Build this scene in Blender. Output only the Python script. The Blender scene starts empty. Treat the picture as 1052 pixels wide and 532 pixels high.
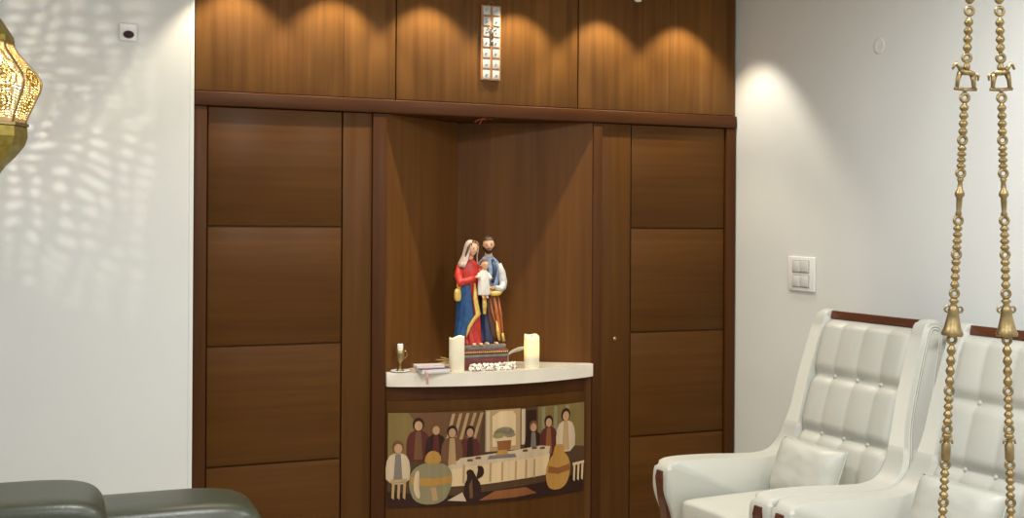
import bpy, bmesh, math, random
from mathutils import Vector, Matrix, noise
random.seed(7)
S = bpy.context.scene
COL = S.collection
PI = math.pi

# ------------------------------------------------------------------ camera
CAM_H, F_PX = 1.58, 1150.0
YAW = math.atan(0.000349 * F_PX)
cam_d = bpy.data.cameras.new('camera')
cam = bpy.data.objects.new('camera', cam_d); COL.objects.link(cam)
cam_d.sensor_fit = 'HORIZONTAL'; cam_d.sensor_width = 36.0
cam_d.lens = F_PX / 1052.0 * 36.0
cam_d.shift_y = -(266.0 - 228.8) / 1052.0
cam_d.clip_start = 0.05
cam.matrix_world = (Matrix.Translation((0, -5.005, CAM_H)) @ Matrix.Rotation(-YAW, 4, 'Z')
                    @ Matrix.Rotation(PI / 2, 4, 'X') @ Matrix.Rotation(0.0063, 4, 'Z'))
S.camera = cam

# ------------------------------------------------------------------ light and exposure
S.view_settings.view_transform = 'Standard'
S.view_settings.look = 'None'
S.view_settings.gamma = 1.0
S.view_settings.exposure = 0.5
S.view_settings.use_curve_mapping = False
W = bpy.data.worlds.new('room_ambient'); S.world = W
W.use_nodes = True
W.node_tree.nodes['Background'].inputs[0].default_value = (0.94, 0.98, 1.0, 1)
W.node_tree.nodes['Background'].inputs[1].default_value = 0.385

def lamp(name, kind, loc, energy, color, **kw):
    d = bpy.data.lights.new(name, kind); d.energy = energy; d.color = color
    for k, v in kw.items(): setattr(d, k, v)
    o = bpy.data.objects.new(name, d); COL.objects.link(o); o.location = loc
    return o
# row of ceiling spots that wash the cabinet front
SPOT_X = [0.69, 1.13, 1.57, 2.02, 2.47, 2.92]
for x in SPOT_X:
    lamp('wall_wash_spot', 'SPOT', (x, -0.185, 2.79), 23.5, (1.0, 0.86, 0.62), spot_size=math.radians(87), spot_blend=0.42, shadow_soft_size=0.012)
# spot grazing the right wall near the corner
lamp('corner_spot', 'SPOT', (2.97, -0.28, 2.79), 9.5, (1.0, 1.0, 0.98), spot_size=math.radians(75), spot_blend=0.42, shadow_soft_size=0.02)
# unseen area lights under the ceiling, added as general fill for the room
for x, y in ((0.6, -2.3), (2.3, -2.6), (0.6, -4.2), (2.3, -4.4)):
    lamp('ceiling_fill', 'AREA', (x, y, 2.78), 24.0, (1.0, 1.0, 0.985), shape='DISK', size=0.5)

# ------------------------------------------------------------------ materials
def nodes(name):
    m = bpy.data.materials.new(name); m.use_nodes = True
    nt = m.node_tree
    return m, nt, nt.nodes['Principled BSDF']
def lk(nt, a, ao, b, bi): nt.links.new(a.outputs[ao], b.inputs[bi])

def plain(name, col, rough=0.5, metal=0.0, var=0.08, scale=30.0, bump=0.0, bscale=200.0, coat=0.0, emit=None, es=0.0, spec=0.5, trans=0.0, sss=0.0):
    m, nt, b = nodes(name)
    tc = nt.nodes.new('ShaderNodeTexCoord')
    n = nt.nodes.new('ShaderNodeTexNoise'); n.inputs['Scale'].default_value = scale; n.inputs['Detail'].default_value = 4
    lk(nt, tc, 'Object', n, 'Vector')
    r = nt.nodes.new('ShaderNodeValToRGB')
    r.color_ramp.elements[0].position = 0.3; r.color_ramp.elements[1].position = 0.7
    r.color_ramp.elements[0].color = (*[c * (1 - var) for c in col], 1)
    r.color_ramp.elements[1].color = (*[min(1, c * (1 + var)) for c in col], 1)
    lk(nt, n, 'Fac', r, 'Fac'); lk(nt, r, 'Color', b, 'Base Color')
    b.inputs['Roughness'].default_value = rough; b.inputs['Metallic'].default_value = metal
    b.inputs['Specular IOR Level'].default_value = spec
    b.inputs['Coat Weight'].default_value = coat
    b.inputs['Transmission Weight'].default_value = trans
    if sss: b.inputs['Subsurface Weight'].default_value = sss; b.inputs['Subsurface Radius'].default_value = (.02, .012, .006)
    if emit: b.inputs['Emission Color'].default_value = (*emit, 1); b.inputs['Emission Strength'].default_value = es
    if bump:
        n2 = nt.nodes.new('ShaderNodeTexNoise'); n2.inputs['Scale'].default_value = bscale
        lk(nt, tc, 'Object', n2, 'Vector')
        bp = nt.nodes.new('ShaderNodeBump'); bp.inputs['Strength'].default_value = bump; bp.inputs['Distance'].default_value = 0.004
        lk(nt, n2, 'Fac', bp, 'Height'); lk(nt, bp, 'Normal', b, 'Normal')
    return m

def wood(name, dark, light, axis='Z', rough=0.38, contrast=1.0, coat=0.03, spec=0.12):
    """streaky veneer whose grain runs along the given axis"""
    m, nt, b = nodes(name)
    tc = nt.nodes.new('ShaderNodeTexCoord')
    mp = nt.nodes.new('ShaderNodeMapping')
    sc = {'Z': (34, 34, 1.3), 'X': (1.3, 34, 34), 'Y': (34, 1.3, 34)}[axis]
    mp.inputs['Scale'].default_value = sc
    lk(nt, tc, 'Object', mp, 'Vector')
    n = nt.nodes.new('ShaderNodeTexNoise'); n.inputs['Scale'].default_value = 1.0; n.inputs['Detail'].default_value = 5; n.inputs['Distortion'].default_value = 0.25
    lk(nt, mp, 'Vector', n, 'Vector')
    mp2 = nt.nodes.new('ShaderNodeMapping')
    mp2.inputs['Scale'].default_value = tuple(s * 0.16 + 0.3 for s in sc)
    lk(nt, tc, 'Object', mp2, 'Vector')
    n2 = nt.nodes.new('ShaderNodeTexNoise'); n2.inputs['Scale'].default_value = 1.0; n2.inputs['Detail'].default_value = 3
    lk(nt, mp2, 'Vector', n2, 'Vector')
    mx = nt.nodes.new('ShaderNodeMath'); mx.operation = 'MULTIPLY_ADD'
    mx.inputs[1].default_value = 0.5
    h = nt.nodes.new('ShaderNodeMath'); h.operation = 'MULTIPLY'; h.inputs[1].default_value = 0.5
    lk(nt, n2, 'Fac', h, 0)
    lk(nt, n, 'Fac', mx, 0); lk(nt, h, 'Value', mx, 2)
    r = nt.nodes.new('ShaderNodeValToRGB')
    r.color_ramp.elements[0].position = 0.5 - 0.2 / contrast; r.color_ramp.elements[1].position = 0.5 + 0.2 / contrast
    r.color_ramp.elements[0].color = (*dark, 1); r.color_ramp.elements[1].color = (*light, 1)
    lk(nt, mx, 'Value', r, 'Fac'); lk(nt, r, 'Color', b, 'Base Color')
    b.inputs['Roughness'].default_value = rough
    b.inputs['Specular IOR Level'].default_value = spec
    b.inputs['Coat Weight'].default_value = coat * 0.5; b.inputs['Coat Roughness'].default_value = 0.25
    bp = nt.nodes.new('ShaderNodeBump'); bp.inputs['Strength'].default_value = 0.06; bp.inputs['Distance'].default_value = 0.003
    lk(nt, n, 'Fac', bp, 'Height'); lk(nt, bp, 'Normal', b, 'Normal')
    return m

M = {}
M['paint'] = plain('wall_paint', (0.695, 0.71, 0.69), 0.75, var=0.012, scale=3, bump=0.03, bscale=90)
M['ceil'] = plain('ceiling_paint', (0.80, 0.79, 0.76), 0.8, var=0.01)
M['floor'] = plain('floor_stone', (0.50, 0.44, 0.36), 0.35, var=0.06, scale=6)
M['door_wood'] = wood('door_veneer', (0.062, 0.0235, 0.0040), (0.108, 0.043, 0.0075), 'X')
M['stile_wood'] = wood('stile_veneer', (0.060, 0.0225, 0.004), (0.102, 0.041, 0.007), 'Z')
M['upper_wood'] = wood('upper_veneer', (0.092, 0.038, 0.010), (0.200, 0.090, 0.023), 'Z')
M['niche_wood'] = wood('niche_veneer', (0.092, 0.036, 0.009), (0.150, 0.062, 0.015), 'Z')
M['frame_wood'] = wood('frame_mahogany', (0.045, 0.0145, 0.0035), (0.078, 0.028, 0.006), 'Z', rough=0.46, coat=0.05)
M['beam_wood'] = wood('beam_mahogany', (0.042, 0.0135, 0.0035), (0.075, 0.026, 0.006), 'X', rough=0.45, coat=0.08)
M['chair_wood'] = wood('chair_rosewood', (0.055, 0.018, 0.010), (0.12, 0.042, 0.020), 'Z', rough=0.25, coat=0.5)
M['marble'] = plain('cream_marble', (0.80, 0.74, 0.62), 0.22, var=0.05, scale=9, coat=0.2)
M['leather'] = plain('cream_leather', (0.475, 0.475, 0.42), 0.40, var=0.025, scale=5, bump=0.10, bscale=120)
M['leather_seam'] = plain('cream_piping', (0.56, 0.55, 0.48), 0.45, var=0.03)
M['green_leather'] = plain('olive_leather', (0.038, 0.043, 0.026), 0.36, var=0.08, scale=6, bump=0.12, bscale=150)
M['brass'] = plain('aged_brass', (0.33, 0.245, 0.115), 0.42, metal=0.9, var=0.22, scale=60)
M['brass_dark'] = plain('dull_brass', (0.26, 0.20, 0.035), 0.42, metal=0.6, var=0.25, scale=40)
M['gold'] = plain('gold_panel', (0.72, 0.49, 0.22), 0.42, metal=0.35, var=0.2, scale=60)
M['gilt'] = plain('gilt_paint', (0.72, 0.50, 0.12), 0.42, metal=0.25, var=0.2, scale=80)
M['white_plastic'] = plain('white_plastic', (0.82, 0.82, 0.80), 0.35, var=0.01)
M['grey_plastic'] = plain('grey_plastic', (0.66, 0.66, 0.65), 0.3, var=0.01)
M['recess'] = plain('recess_plastic', (0.42, 0.42, 0.41), 0.4, var=0.02)
M['dark_glass'] = plain('dark_red_lens', (0.03, 0.006, 0.006), 0.15, var=0.1)
M['bulb'] = plain('lit_bulb', (1, 0.95, 0.8), 0.4, emit=(1, 0.90, 0.66), es=9.0)
M['wax'] = plain('cream_wax', (0.86, 0.80, 0.60), 0.5, var=0.02, sss=0.1)
M['white'] = plain('white_ceramic', (0.85, 0.84, 0.80), 0.4, var=0.02)
M['paper'] = plain('book_pages', (0.80, 0.77, 0.72), 0.7, var=0.06, scale=90)
M['purple'] = plain('purple_cover', (0.16, 0.07, 0.12), 0.5, var=0.12)
M['lilac'] = plain('pale_cover', (0.62, 0.55, 0.54), 0.5, var=0.10, scale=40)
M['ribbon'] = plain('pink_ribbon', (0.50, 0.28, 0.24), 0.6, var=0.1)
M['red_cord'] = plain('red_cord', (0.28, 0.035, 0.02), 0.6)
M['straw'] = plain('gold_straw', (0.55, 0.38, 0.14), 0.5, var=0.3, scale=70)
M['pale_leaf'] = plain('pale_leaf', (0.55, 0.52, 0.46), 0.5, var=0.1)
M['petal'] = plain('white_petal', (0.85, 0.82, 0.72), 0.6, var=0.06, scale=60)
M['leaf'] = plain('dark_leaf', (0.10, 0.10, 0.05), 0.6, var=0.3)
M['skin'] = plain('painted_skin', (0.72, 0.42, 0.25), 0.45, var=0.05)
M['s_red'] = plain('painted_red', (0.55, 0.035, 0.022), 0.42, var=0.22, scale=40)
M['s_blue'] = plain('painted_blue', (0.018, 0.075, 0.20), 0.42, var=0.3, scale=40)
M['s_paleblue'] = plain('painted_pale_blue', (0.24, 0.33, 0.50), 0.45, var=0.35, scale=55)
M['s_navy'] = plain('painted_navy', (0.03, 0.045, 0.10), 0.42, var=0.3, scale=40)
M['s_white'] = plain('painted_white', (0.80, 0.76, 0.68), 0.5, var=0.10, scale=50)
M['s_sleeve'] = plain('painted_cream', (0.55, 0.55, 0.54), 0.5, var=0.25, scale=60)
M['s_veil'] = plain('painted_veil', (0.60, 0.47, 0.40), 0.5, var=0.2, scale=70)
M['s_hair'] = plain('painted_brown_hair', (0.12, 0.05, 0.022), 0.5, var=0.3, scale=80)
M['s_dkhair'] = plain('painted_dark_hair', (0.045, 0.028, 0.02), 0.5, var=0.3, scale=80)
M['s_brown'] = plain('painted_brown_robe', (0.10, 0.032, 0.015), 0.42, var=0.4, scale=35)
M['s_orange'] = plain('painted_orange_fold', (0.50, 0.13, 0.025), 0.42, var=0.3, scale=50)
M['s_base'] = plain('painted_grey_plinth', (0.19, 0.17, 0.14), 0.55, var=0.25, scale=50)
M['s_dkred'] = plain('painted_dark_red', (0.16, 0.03, 0.025), 0.5, var=0.2)
M['tan_board'] = plain('tan_board', (0.45, 0.21, 0.085), 0.5, var=0.12, scale=30)
M['tile'] = plain('white_tile', (0.50, 0.50, 0.48), 0.4, var=0.06, scale=60)
M['tile_mark'] = plain('tile_picture', (0.36, 0.42, 0.46), 0.5, var=0.5, scale=90)
M['pewter'] = plain('pewter', (0.16, 0.15, 0.16), 0.35, metal=0.7)

# ------------------------------------------------------------------ helpers
def obj(name, bm, mat, parent=None, smooth=True, mods=None):
    bmesh.ops.recalc_face_normals(bm, faces=bm.faces)
    me = bpy.data.meshes.new(name); bm.to_mesh(me); bm.free()
    mats = mat if isinstance(mat, (list, tuple)) else [mat]
    for mm in mats: me.materials.append(mm)
    if smooth:
        me.polygons.foreach_set('use_smooth', [True] * len(me.polygons))
    o = bpy.data.objects.new(name, me); COL.objects.link(o)
    if parent: o.parent = parent
    if smooth == 'auto':
        try: me.set_sharp_from_angle(angle=math.radians(38))
        except Exception: pass
    return o
def tag(o, label, cat, group=None):
    o['label'] = label; o['category'] = cat
    if group: o['group'] = group
    return o
def thing(name, label, cat, loc=(0, 0, 0), rotz=0.0, group=None):
    o = bpy.data.objects.new(name, None); COL.objects.link(o)
    o.location = loc; o.rotation_euler = (0, 0, rotz); o.empty_display_size = 0.1
    return tag(o, label, cat, group)
def struct(o): o['kind'] = 'structure'; return o
def B(): return bmesh.new()
def copy_tree(o, parent=None):
    c = o.copy(); COL.objects.link(c)
    if parent: c.parent = parent
    for ch in list(o.children): copy_tree(ch, c)
    return c
def box(bm, x0, x1, y0, y1, z0, z1, bev=0.0, seg=2, mi=0):
    t = bmesh.new()
    v = [t.verts.new(p) for p in ((x0,y0,z0),(x1,y0,z0),(x1,y1,z0),(x0,y1,z0),(x0,y0,z1),(x1,y0,z1),(x1,y1,z1),(x0,y1,z1))]
    for f in ((0,3,2,1),(4,5,6,7),(0,1,5,4),(1,2,6,5),(2,3,7,6),(3,0,4,7)): t.faces.new([v[i] for i in f])
    if bev: bmesh.ops.bevel(t, geom=t.edges[:], offset=bev, segments=seg, profile=0.5, affect='EDGES')
    merge(bm, t, mi=mi)
def merge(bm, t, mat=None, mi=0):
    vs = {}
    for v in t.verts: vs[v] = bm.verts.new(mat @ v.co if mat else v.co)
    for f in t.faces:
        try:
            nf = bm.faces.new([vs[v] for v in f.verts]); nf.material_index = mi
        except ValueError: pass
    t.free()
def loft(bm, rings, cap=True, mi=0, closed=True):
    R = [[bm.verts.new(p) for p in r] for r in rings]
    n = len(R[0])
    for a, b in zip(R, R[1:]):
        for i in range(n if closed else n - 1):
            j = (i + 1) % n
            f = bm.faces.new((a[i], a[j], b[j], b[i])); f.material_index = mi
    if cap and closed:
        for r in (R[0], R[-1]):
            f = bm.faces.new(r); f.material_index = mi
def lathe(bm, prof, c=(0, 0, 0), seg=20, cap=True, rot=0.0, mi=0):
    loft(bm, [[(c[0] + r * math.cos(rot + 2*PI*i/seg), c[1] + r * math.sin(rot + 2*PI*i/seg), c[2] + z) for i in range(seg)] for r, z in prof], cap, mi)
def tube(bm, pts, rad, seg=10, cap=True, closed=False, mi=0, flat=None):
    pts = [Vector(p) for p in pts]; n = len(pts)
    if not isinstance(rad, (list, tuple)): rad = [rad] * n
    rings = []; up0 = None
    for i, p in enumerate(pts):
        if closed: t = pts[(i + 1) % n] - pts[i - 1]
        else: t = pts[min(i + 1, n - 1)] - pts[max(i - 1, 0)]
        t.normalize()
        if up0 is None:
            up0 = Vector((0, 0, 1)) if abs(t.z) < 0.9 else Vector((0, 1, 0))
        a = t.cross(up0).normalized(); b = a.cross(t).normalized(); up0 = b
        k = flat or 1.0
        rings.append([p + (a * math.cos(2*PI*q/seg) + b * math.sin(2*PI*q/seg) * k) * rad[i] for q in range(seg)])
    if closed: rings.append(rings[0])
    if closed:
        R = [[bm.verts.new(p) for p in r] for r in rings[:-1]]
        for i in range(n):
            a, b = R[i], R[(i + 1) % n]
            for q in range(seg):
                w = (q + 1) % seg
                f = bm.faces.new((a[q], a[w], b[w], b[q])); f.material_index = mi
    else: loft(bm, rings, cap, mi)
def ball(bm, c, r, seg=14, rings=9, mi=0):
    if not isinstance(r, (list, tuple)): r = (r, r, r)
    t = bmesh.new(); bmesh.ops.create_uvsphere(t, u_segments=seg, v_segments=rings, radius=1.0)
    merge(bm, t, Matrix.Translation(c) @ Matrix.Diagonal((*r, 1)), mi)
def superbox(bm, c, h, e=0.35, nu=32, nv=20, puff=0.0, mi=0, fn=None):
    """soft cushion: superellipsoid with half sizes h"""
    sp = lambda v, p: math.copysign(abs(v) ** p, v)
    rings = []
    for i in range(nv + 1):
        a = -PI/2 + PI * i / nv
        a = max(-PI/2 + 0.02, min(PI/2 - 0.02, a))
        ring = []
        for j in range(nu):
            b = 2*PI*j/nu
            p = Vector((h[0]*sp(math.cos(a), e)*sp(math.cos(b), e), h[1]*sp(math.cos(a), e)*sp(math.sin(b), e), h[2]*sp(math.sin(a), e)))
            if fn: p = fn(p)
            ring.append(p + Vector(c))
        rings.append(ring)
    loft(bm, rings, True, mi)
def prism_xz(bm, pts, y0, y1, bev=0.0, seg=3):
    t = bmesh.new()
    a = [t.verts.new((x, y0, z)) for x, z in pts]; b = [t.verts.new((x, y1, z)) for x, z in pts]
    f1 = t.faces.new(a); f2 = t.faces.new(b[::-1]); n = len(pts)
    for i in range(n): t.faces.new((a[i], b[i], b[(i+1) % n], a[(i+1) % n]))
    if bev:
        e = list(f1.edges) + list(f2.edges)
        bmesh.ops.bevel(t, geom=e, offset=bev, segments=seg, profile=0.5, affect='EDGES')
    merge(bm, t)
def smooth_poly(pts, n=2, closed=True):
    for _ in range(n):
        q = []
        m = len(pts)
        for i in range(m if closed else m - 1):
            a, b = Vector(pts[i]), Vector(pts[(i+1) % m])
            q += [tuple(a*0.75 + b*0.25), tuple(a*0.25 + b*0.75)]
        if not closed: q = [pts[0]] + q + [pts[-1]]
        pts = q
    return pts

# ------------------------------------------------------------------ the room
XL, XR = 0.525, 3.262          # cabinet ends
def sbox(name, mat, *a, **k):
    bm = B(); box(bm, *a, **k); return struct(obj(name, bm, mat, smooth=False))
sbox('floor', M['floor'], -3.2, 3.4, -6.0, 0.75, -0.1, 0.0)
sbox('ceiling', M['ceil'], -3.2, 3.4, -6.0, 0.75, 2.8, 2.9)
sbox('wall_back', M['paint'], -3.2, 3.4, 0.62, 0.75, 0.0, 2.8)
sbox('wall_right', M['paint'], 3.268, 3.4, -6.0, 0.62, 0.0, 2.8)
sbox('wall_left', M['paint'], -3.2, 0.502, -0.028, 0.62, 0.0, 2.8)
sbox('trim_1', M['paint'], 0.502, 0.522, -0.024, 0.62, 0.0, 2.8, bev=0.004)

# ------------------------------------------------------------------ built-in wall of cabinets
DOOR_T, PITCH = 2.078, 0.525
def wardrobe(label, post_x, stile_x, door_x, inner_post_x, knob):
    t = thing('wardrobe', label, 'wardrobe', ((door_x[0] + door_x[1]) / 2, 0, 0))
    ox = t.location.x
    def part(name, mat, x0, x1, y0, y1, z0, z1, bev=0.003, par=t):
        bm = B(); box(bm, x0 - ox, x1 - ox, y0, y1, z0, z1, bev); return obj(name, bm, mat, par, smooth='auto')
    part('post', M['frame_wood'], *post_x, -0.012, 0.55, 0.0, DOOR_T)
    part('post', M['frame_wood'], *inner_post_x, -0.012, 0.30, 0.0, DOOR_T)
    part('carcass', M['stile_wood'], min(stile_x[0], door_x[0]), max(stile_x[1], door_x[1]), 0.026, 0.30, 0.0, DOOR_T)
    st = part('side_panel', M['stile_wood'], *stile_x, 0.0, 0.026, 0.0, DOOR_T)
    d = part('door', M['stile_wood'], door_x[0] + 0.003, door_x[1] - 0.003, 0.012, 0.026, 0.0, DOOR_T, 0.001)
    for k in range(4):
        z1 = DOOR_T - k * PITCH
        z0 = max(0.004, z1 - PITCH + 0.007) if k < 3 else 0.004
        part('door_panel', M['door_wood'], door_x[0] + 0.004, door_x[1] - 0.004, 0.001, 0.012, z0, z1 - 0.001, 0.0035, d)
    if knob:
        bm = B(); lathe(bm, [(0.002, 0), (0.010, 0.001), (0.011, 0.006), (0.008, 0.010), (0.001, 0.012)], seg=16)
        k = obj('lock', bm, M['brass'], st); k.rotation_euler = (PI/2, 0, 0); k.location = (2.564 - ox, 0.001, 1.003)
        k['label'] = 'small round brass lock'
    return t
wardrobe('dark wood wardrobe left of the niche, its panelled door behind the olive sofa',
         (XL, 0.578), (1.180, 1.315), (0.580, 1.178), (1.317, 1.382), False)
wardrobe('dark wood wardrobe right of the niche, with a tiny round lock, behind the cream armchairs',
         (3.206, XR), (2.488, 2.650), (2.652, 3.204), (2.437, 2.486), True)
# crossbeam
bm = B(); box(bm, XL - 0.002, XR + 0.003, -0.018, 0.30, 2.080, 2.143, 0.006, 3)
tag(obj('crossbeam', bm, M['beam_wood'], smooth='auto'), 'long reddish brown wooden crossbeam between the overhead cabinets and the niche', 'beam')
# overhead cabinets
def overhead(label, x0, x1, seam):
    t = thing('overhead_cabinet', label, 'cabinet', ((x0+x1)/2, 0, 2.145)); ox = t.location.x
    bm = B(); box(bm, x0-ox, x1-ox, 0.022, 0.55, 0.0, 0.653); obj('carcass', bm, M['stile_wood'], t, smooth=False)
    xs = [x0] + ([seam] if seam else []) + [x1]
    for a, b in zip(xs, xs[1:]):
        bm = B(); box(bm, a-ox + (0.0004 if a == seam else 0.003), b-ox - (0.0004 if b == seam else 0.003), 0.0, 0.022, 0.002, 0.653, 0.0012 if seam else 0.002)
        obj('front_panel', bm, M['upper_wood'], t, smooth='auto')
    return t
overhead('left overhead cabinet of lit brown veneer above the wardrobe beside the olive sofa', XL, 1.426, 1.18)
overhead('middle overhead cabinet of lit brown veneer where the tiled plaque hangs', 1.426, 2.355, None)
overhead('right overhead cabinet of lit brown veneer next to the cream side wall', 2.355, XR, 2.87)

# niche: two veneer wings meeting at a fold
NX0, NX1, NA, ND = 1.382, 2.437, 1.84, 0.325
for a, b, lab in (((NX0, 0.0), (NA, ND), 'left angled veneer panel lining the niche, on the goblet side'), ((NA, ND), (NX1, 0.0), 'right angled veneer panel lining the niche, behind the bearded man and glowing candle')):
    bm = B()
    lo = [a, b, (b[0], b[1]+0.02), (a[0], a[1]+0.02)]
    loft(bm, [[(x, y, 0.0) for x, y in lo], [(x, y, 2.079) for x, y in lo]])
    tag(obj('niche_panel', bm, M['niche_wood'], smooth=False), lab, 'wall panel')

# curved shelf and curved lower cabinet
SC, SHW, BULGE = 1.9065, 0.535, 0.115
def bow(x, hw=SHW, b=BULGE):
    q = max(-1, min(1, (x - SC) / hw)); return -b * (1 - q*q)
def wing_y(x):
    return (ND * (x - NX0) / (NA - NX0) if x < NA else ND * (NX1 - x) / (NX1 - NA))
def bowed(bm, x0, x1, z0, z1, b, back, n=40, bev=0.0, extra=0.0):
    xs = [x0 + (x1-x0)*i/n for i in range(n+1)]
    fr = [(x, bow(x, SHW, b) - extra) for x in xs]
    bk = [(x, back(x)) for x in reversed(xs)]
    out = fr + bk
    tt = bmesh.new()
    A = [tt.verts.new((x, y, z0)) for x, y in out]; Bq = [tt.verts.new((x, y, z1)) for x, y in out]
    f1 = tt.faces.new(A); f2 = tt.faces.new(Bq); m = len(out)
    for i in range(m): tt.faces.new((A[i], A[(i+1) % m], Bq[(i+1) % m], Bq[i]))
    if bev:
        e = [ed for ed in list(f1.edges) + list(f2.edges)]
        bmesh.ops.bevel(tt, geom=e, offset=bev, segments=2, profile=0.5, affect='EDGES')
    merge(bm, tt)
bm = B(); bowed(bm, 1.384, 2.435, 0.824, 0.888, BULGE, lambda x: max(0.004, wing_y(x) - 0.004), extra=0.022, bev=0.003)
tag(obj('altar_shelf', bm, M['marble'], smooth='auto'), 'cream stone shelf with bowed front in the niche carrying the statue', 'shelf')
t = thing('altar_cabinet', 'bowed dark wood cabinet under the cream stone shelf', 'cabinet', (0, 0, 0))
bm = B(); bowed(bm, 1.388, 2.389, 0.0, 0.755, 0.092, lambda x: 0.03)
obj('curved_front', bm, M['stile_wood'], t, smooth='auto')
bm = B(); bowed(bm, 1.386, 2.392, 0.755, 0.823, 0.070, lambda x: 0.03)
obj('shadow_rail', bm, M['frame_wood'], t, smooth='auto')

# ------------------------------------------------------------------ inlaid picture on the curved cabinet (generic table gathering)
PX0, PX1, PZ0, PZ1 = 1.393, 2.386, 0.270, 0.702
def inl(bm, poly, lift, mi, n=None):
    """polygon in panel fractions mapped to the bowed surface"""
    tt = bmesh.new()
    vs = [tt.verts.new((u, 0, v)) for u, v in poly]
    f = tt.faces.new(vs)
    bmesh.ops.triangulate(tt, faces=[f])
    for _ in range(12):
        le = [e for e in tt.edges if abs(e.verts[0].co.x - e.verts[1].co.x) > 0.06]
        if not le: break
        bmesh.ops.subdivide_edges(tt, edges=le, cuts=1)
        bmesh.ops.triangulate(tt, faces=[f for f in tt.faces if len(f.verts) > 3])
    r = bmesh.ops.extrude_face_region(tt, geom=tt.faces[:])
    for v in [g for g in r['geom'] if isinstance(g, bmesh.types.BMVert)]: v.co.y = -1
    for v in tt.verts:
        u, w, up = v.co.x, v.co.z, v.co.y
        x = PX0 + u * (PX1 - PX0)
        v.co = (x, bow(x, SHW, 0.092) - 0.010 - (lift if up else lift - 0.0012 if lift > 0.002 else 0.0), PZ0 + w * (PZ1 - PZ0))
    merge(bm, tt, mi=mi)
IC = dict(bg=(0.085, 0.045, 0.022), olive=(0.20, 0.135, 0.045), tan=(0.42, 0.27, 0.13), cream=(0.66, 0.48, 0.27), pale=(0.55, 0.42, 0.27),
          dark=(0.035, 0.015, 0.010), wine=(0.10, 0.025, 0.020), grey=(0.19, 0.16, 0.13), gold=(0.42, 0.22, 0.05), sage=(0.25, 0.21, 0.11),
          skin=(0.47, 0.27, 0.14), brown=(0.15, 0.07, 0.03), rust=(0.24, 0.09, 0.03))
IK = list(IC); IM = []
for k in IK: IM.append(wood('inlay_' + k, tuple(c*0.78 for c in IC[k]), tuple(c*1.15 for c in IC[k]), 'Z', rough=0.4, coat=0.1))
ii = IK.index
pic = thing('inlaid_panel', 'bowed marquetry panel of people and jars around a long pale table, under the shelf', 'panel', (0, 0, 0))
bm = B(); bowed(bm, PX0, PX1, PZ0, PZ1, 0.092, lambda x: bow(x, SHW, 0.092) - 0.001, extra=0.010)
obj('backing', bm, IM[ii('bg')], pic, smooth='auto')
bm = B()
L = 0.0015
inl(bm, [(0.0, 0.45), (0.0, 1.0), (0.09, 1.0), (0.15, 0.80), (0.10, 0.55)], L, ii('olive'))
inl(bm, [(0.09, 1.0), (0.44, 1.0), (0.42, 0.62), (0.20, 0.62), (0.15, 0.80)], L, ii('brown'))
for k in range(5): inl(bm, [(0.26+k*.032, 0.70), (0.29+k*.034, 0.98), (0.305+k*.034, 0.98), (0.275+k*.032, 0.70)], L + .001, ii('tan'))
inl(bm, [(0.45, 0.55), (0.45, 1.0), (0.63, 1.0), (0.63, 0.55)], L, ii('tan'))
inl(bm, [(0.485, 0.60), (0.485, 0.93), (0.52, 0.98), (0.59, 0.98), (0.605, 0.93), (0.605, 0.60)], L + .001, ii('cream'))
inl(bm, [(0.455, 0.55), (0.455, 0.99), (0.472, 0.99), (0.472, 0.55)], L + .001, ii('pale'))
inl(bm, [(0.635, 0.6), (0.635, 0.99), (0.655, 0.99), (0.655, 0.6)], L + .001, ii('pale'))
inl(bm, [(0.665, 0.66), (0.665, 0.97), (0.715, 0.97), (0.715, 0.66)], L + .001, ii('dark'))
inl(bm, [(0.725, 0.6), (0.725, 1.0), (1.0, 1.0), (1.0, 0.5)], L, ii('olive'))
for k in range(3): inl(bm, [(0.745+k*.07, .7), (0.745+k*.07, .99), (0.765+k*.07, .99), (0.765+k*.07, .7)], L+.001, ii('sage'))
inl(bm, [(0.0, 0.0), (0.0, 0.16), (0.3, 0.10), (0.62, 0.14), (1.0, 0.20), (1.0, 0.0)], L, ii('dark'))
inl(bm, [(0.42, 0.03), (0.50, 0.12), (0.66, 0.13), (0.72, 0.05), (0.6, 0.03)], L + .001, ii('rust'))
inl(bm, [(0.27, 0.05), (0.34, 0.13), (0.36, 0.03)], L + .001, ii('pale'))
obj('room_inlay', bm, IM, pic, smooth=False)
bm = B()
inl(bm, [(0.235, 0.20), (0.225, 0.36), (0.33, 0.50), (0.74, 0.57), (0.80, 0.55), (0.775, 0.24), (0.42, 0.20)], 0.0035, ii('cream'))
inl(bm, [(0.235, 0.37), (0.335, 0.50), (0.74, 0.57), (0.795, 0.55), (0.785, 0.46), (0.40, 0.41)], 0.0045, ii('pale'))
for u in (0.34, 0.47, 0.53, 0.60, 0.655, 0.70): inl(bm, [(u, 0.225), (u+.002, 0.43), (u+.012, 0.43), (u+.010, 0.225)], 0.0045, ii('tan'))
inl(bm, [(0.46, 0.47), (0.47, 0.51), (0.60, 0.51), (0.61, 0.47)], 0.0055, ii('grey'))
inl(bm, [(0.50, 0.505), (0.515, 0.56), (0.555, 0.56), (0.57, 0.505)], 0.0055, ii('gold'))
for u, v in ((0.36, .46), (0.40, .48), (0.64, .52), (0.69, .54), (0.735, .53)):
    inl(bm, [(u, v), (u+.004, v+.025), (u+.026, v+.025), (u+.03, v)], 0.0055, ii('brown'))
obj('table_inlay', bm, IM, pic, smooth=False)
def ell(u, v, a, b, n=14, r=0.0):
    out = []
    for k in range(n):
        x, y = a*math.cos(2*PI*k/n), b*math.sin(2*PI*k/n)
        out.append((u + x*math.cos(r) - y*math.sin(r), v + x*math.sin(r) + y*math.cos(r)))
    return out
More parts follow.
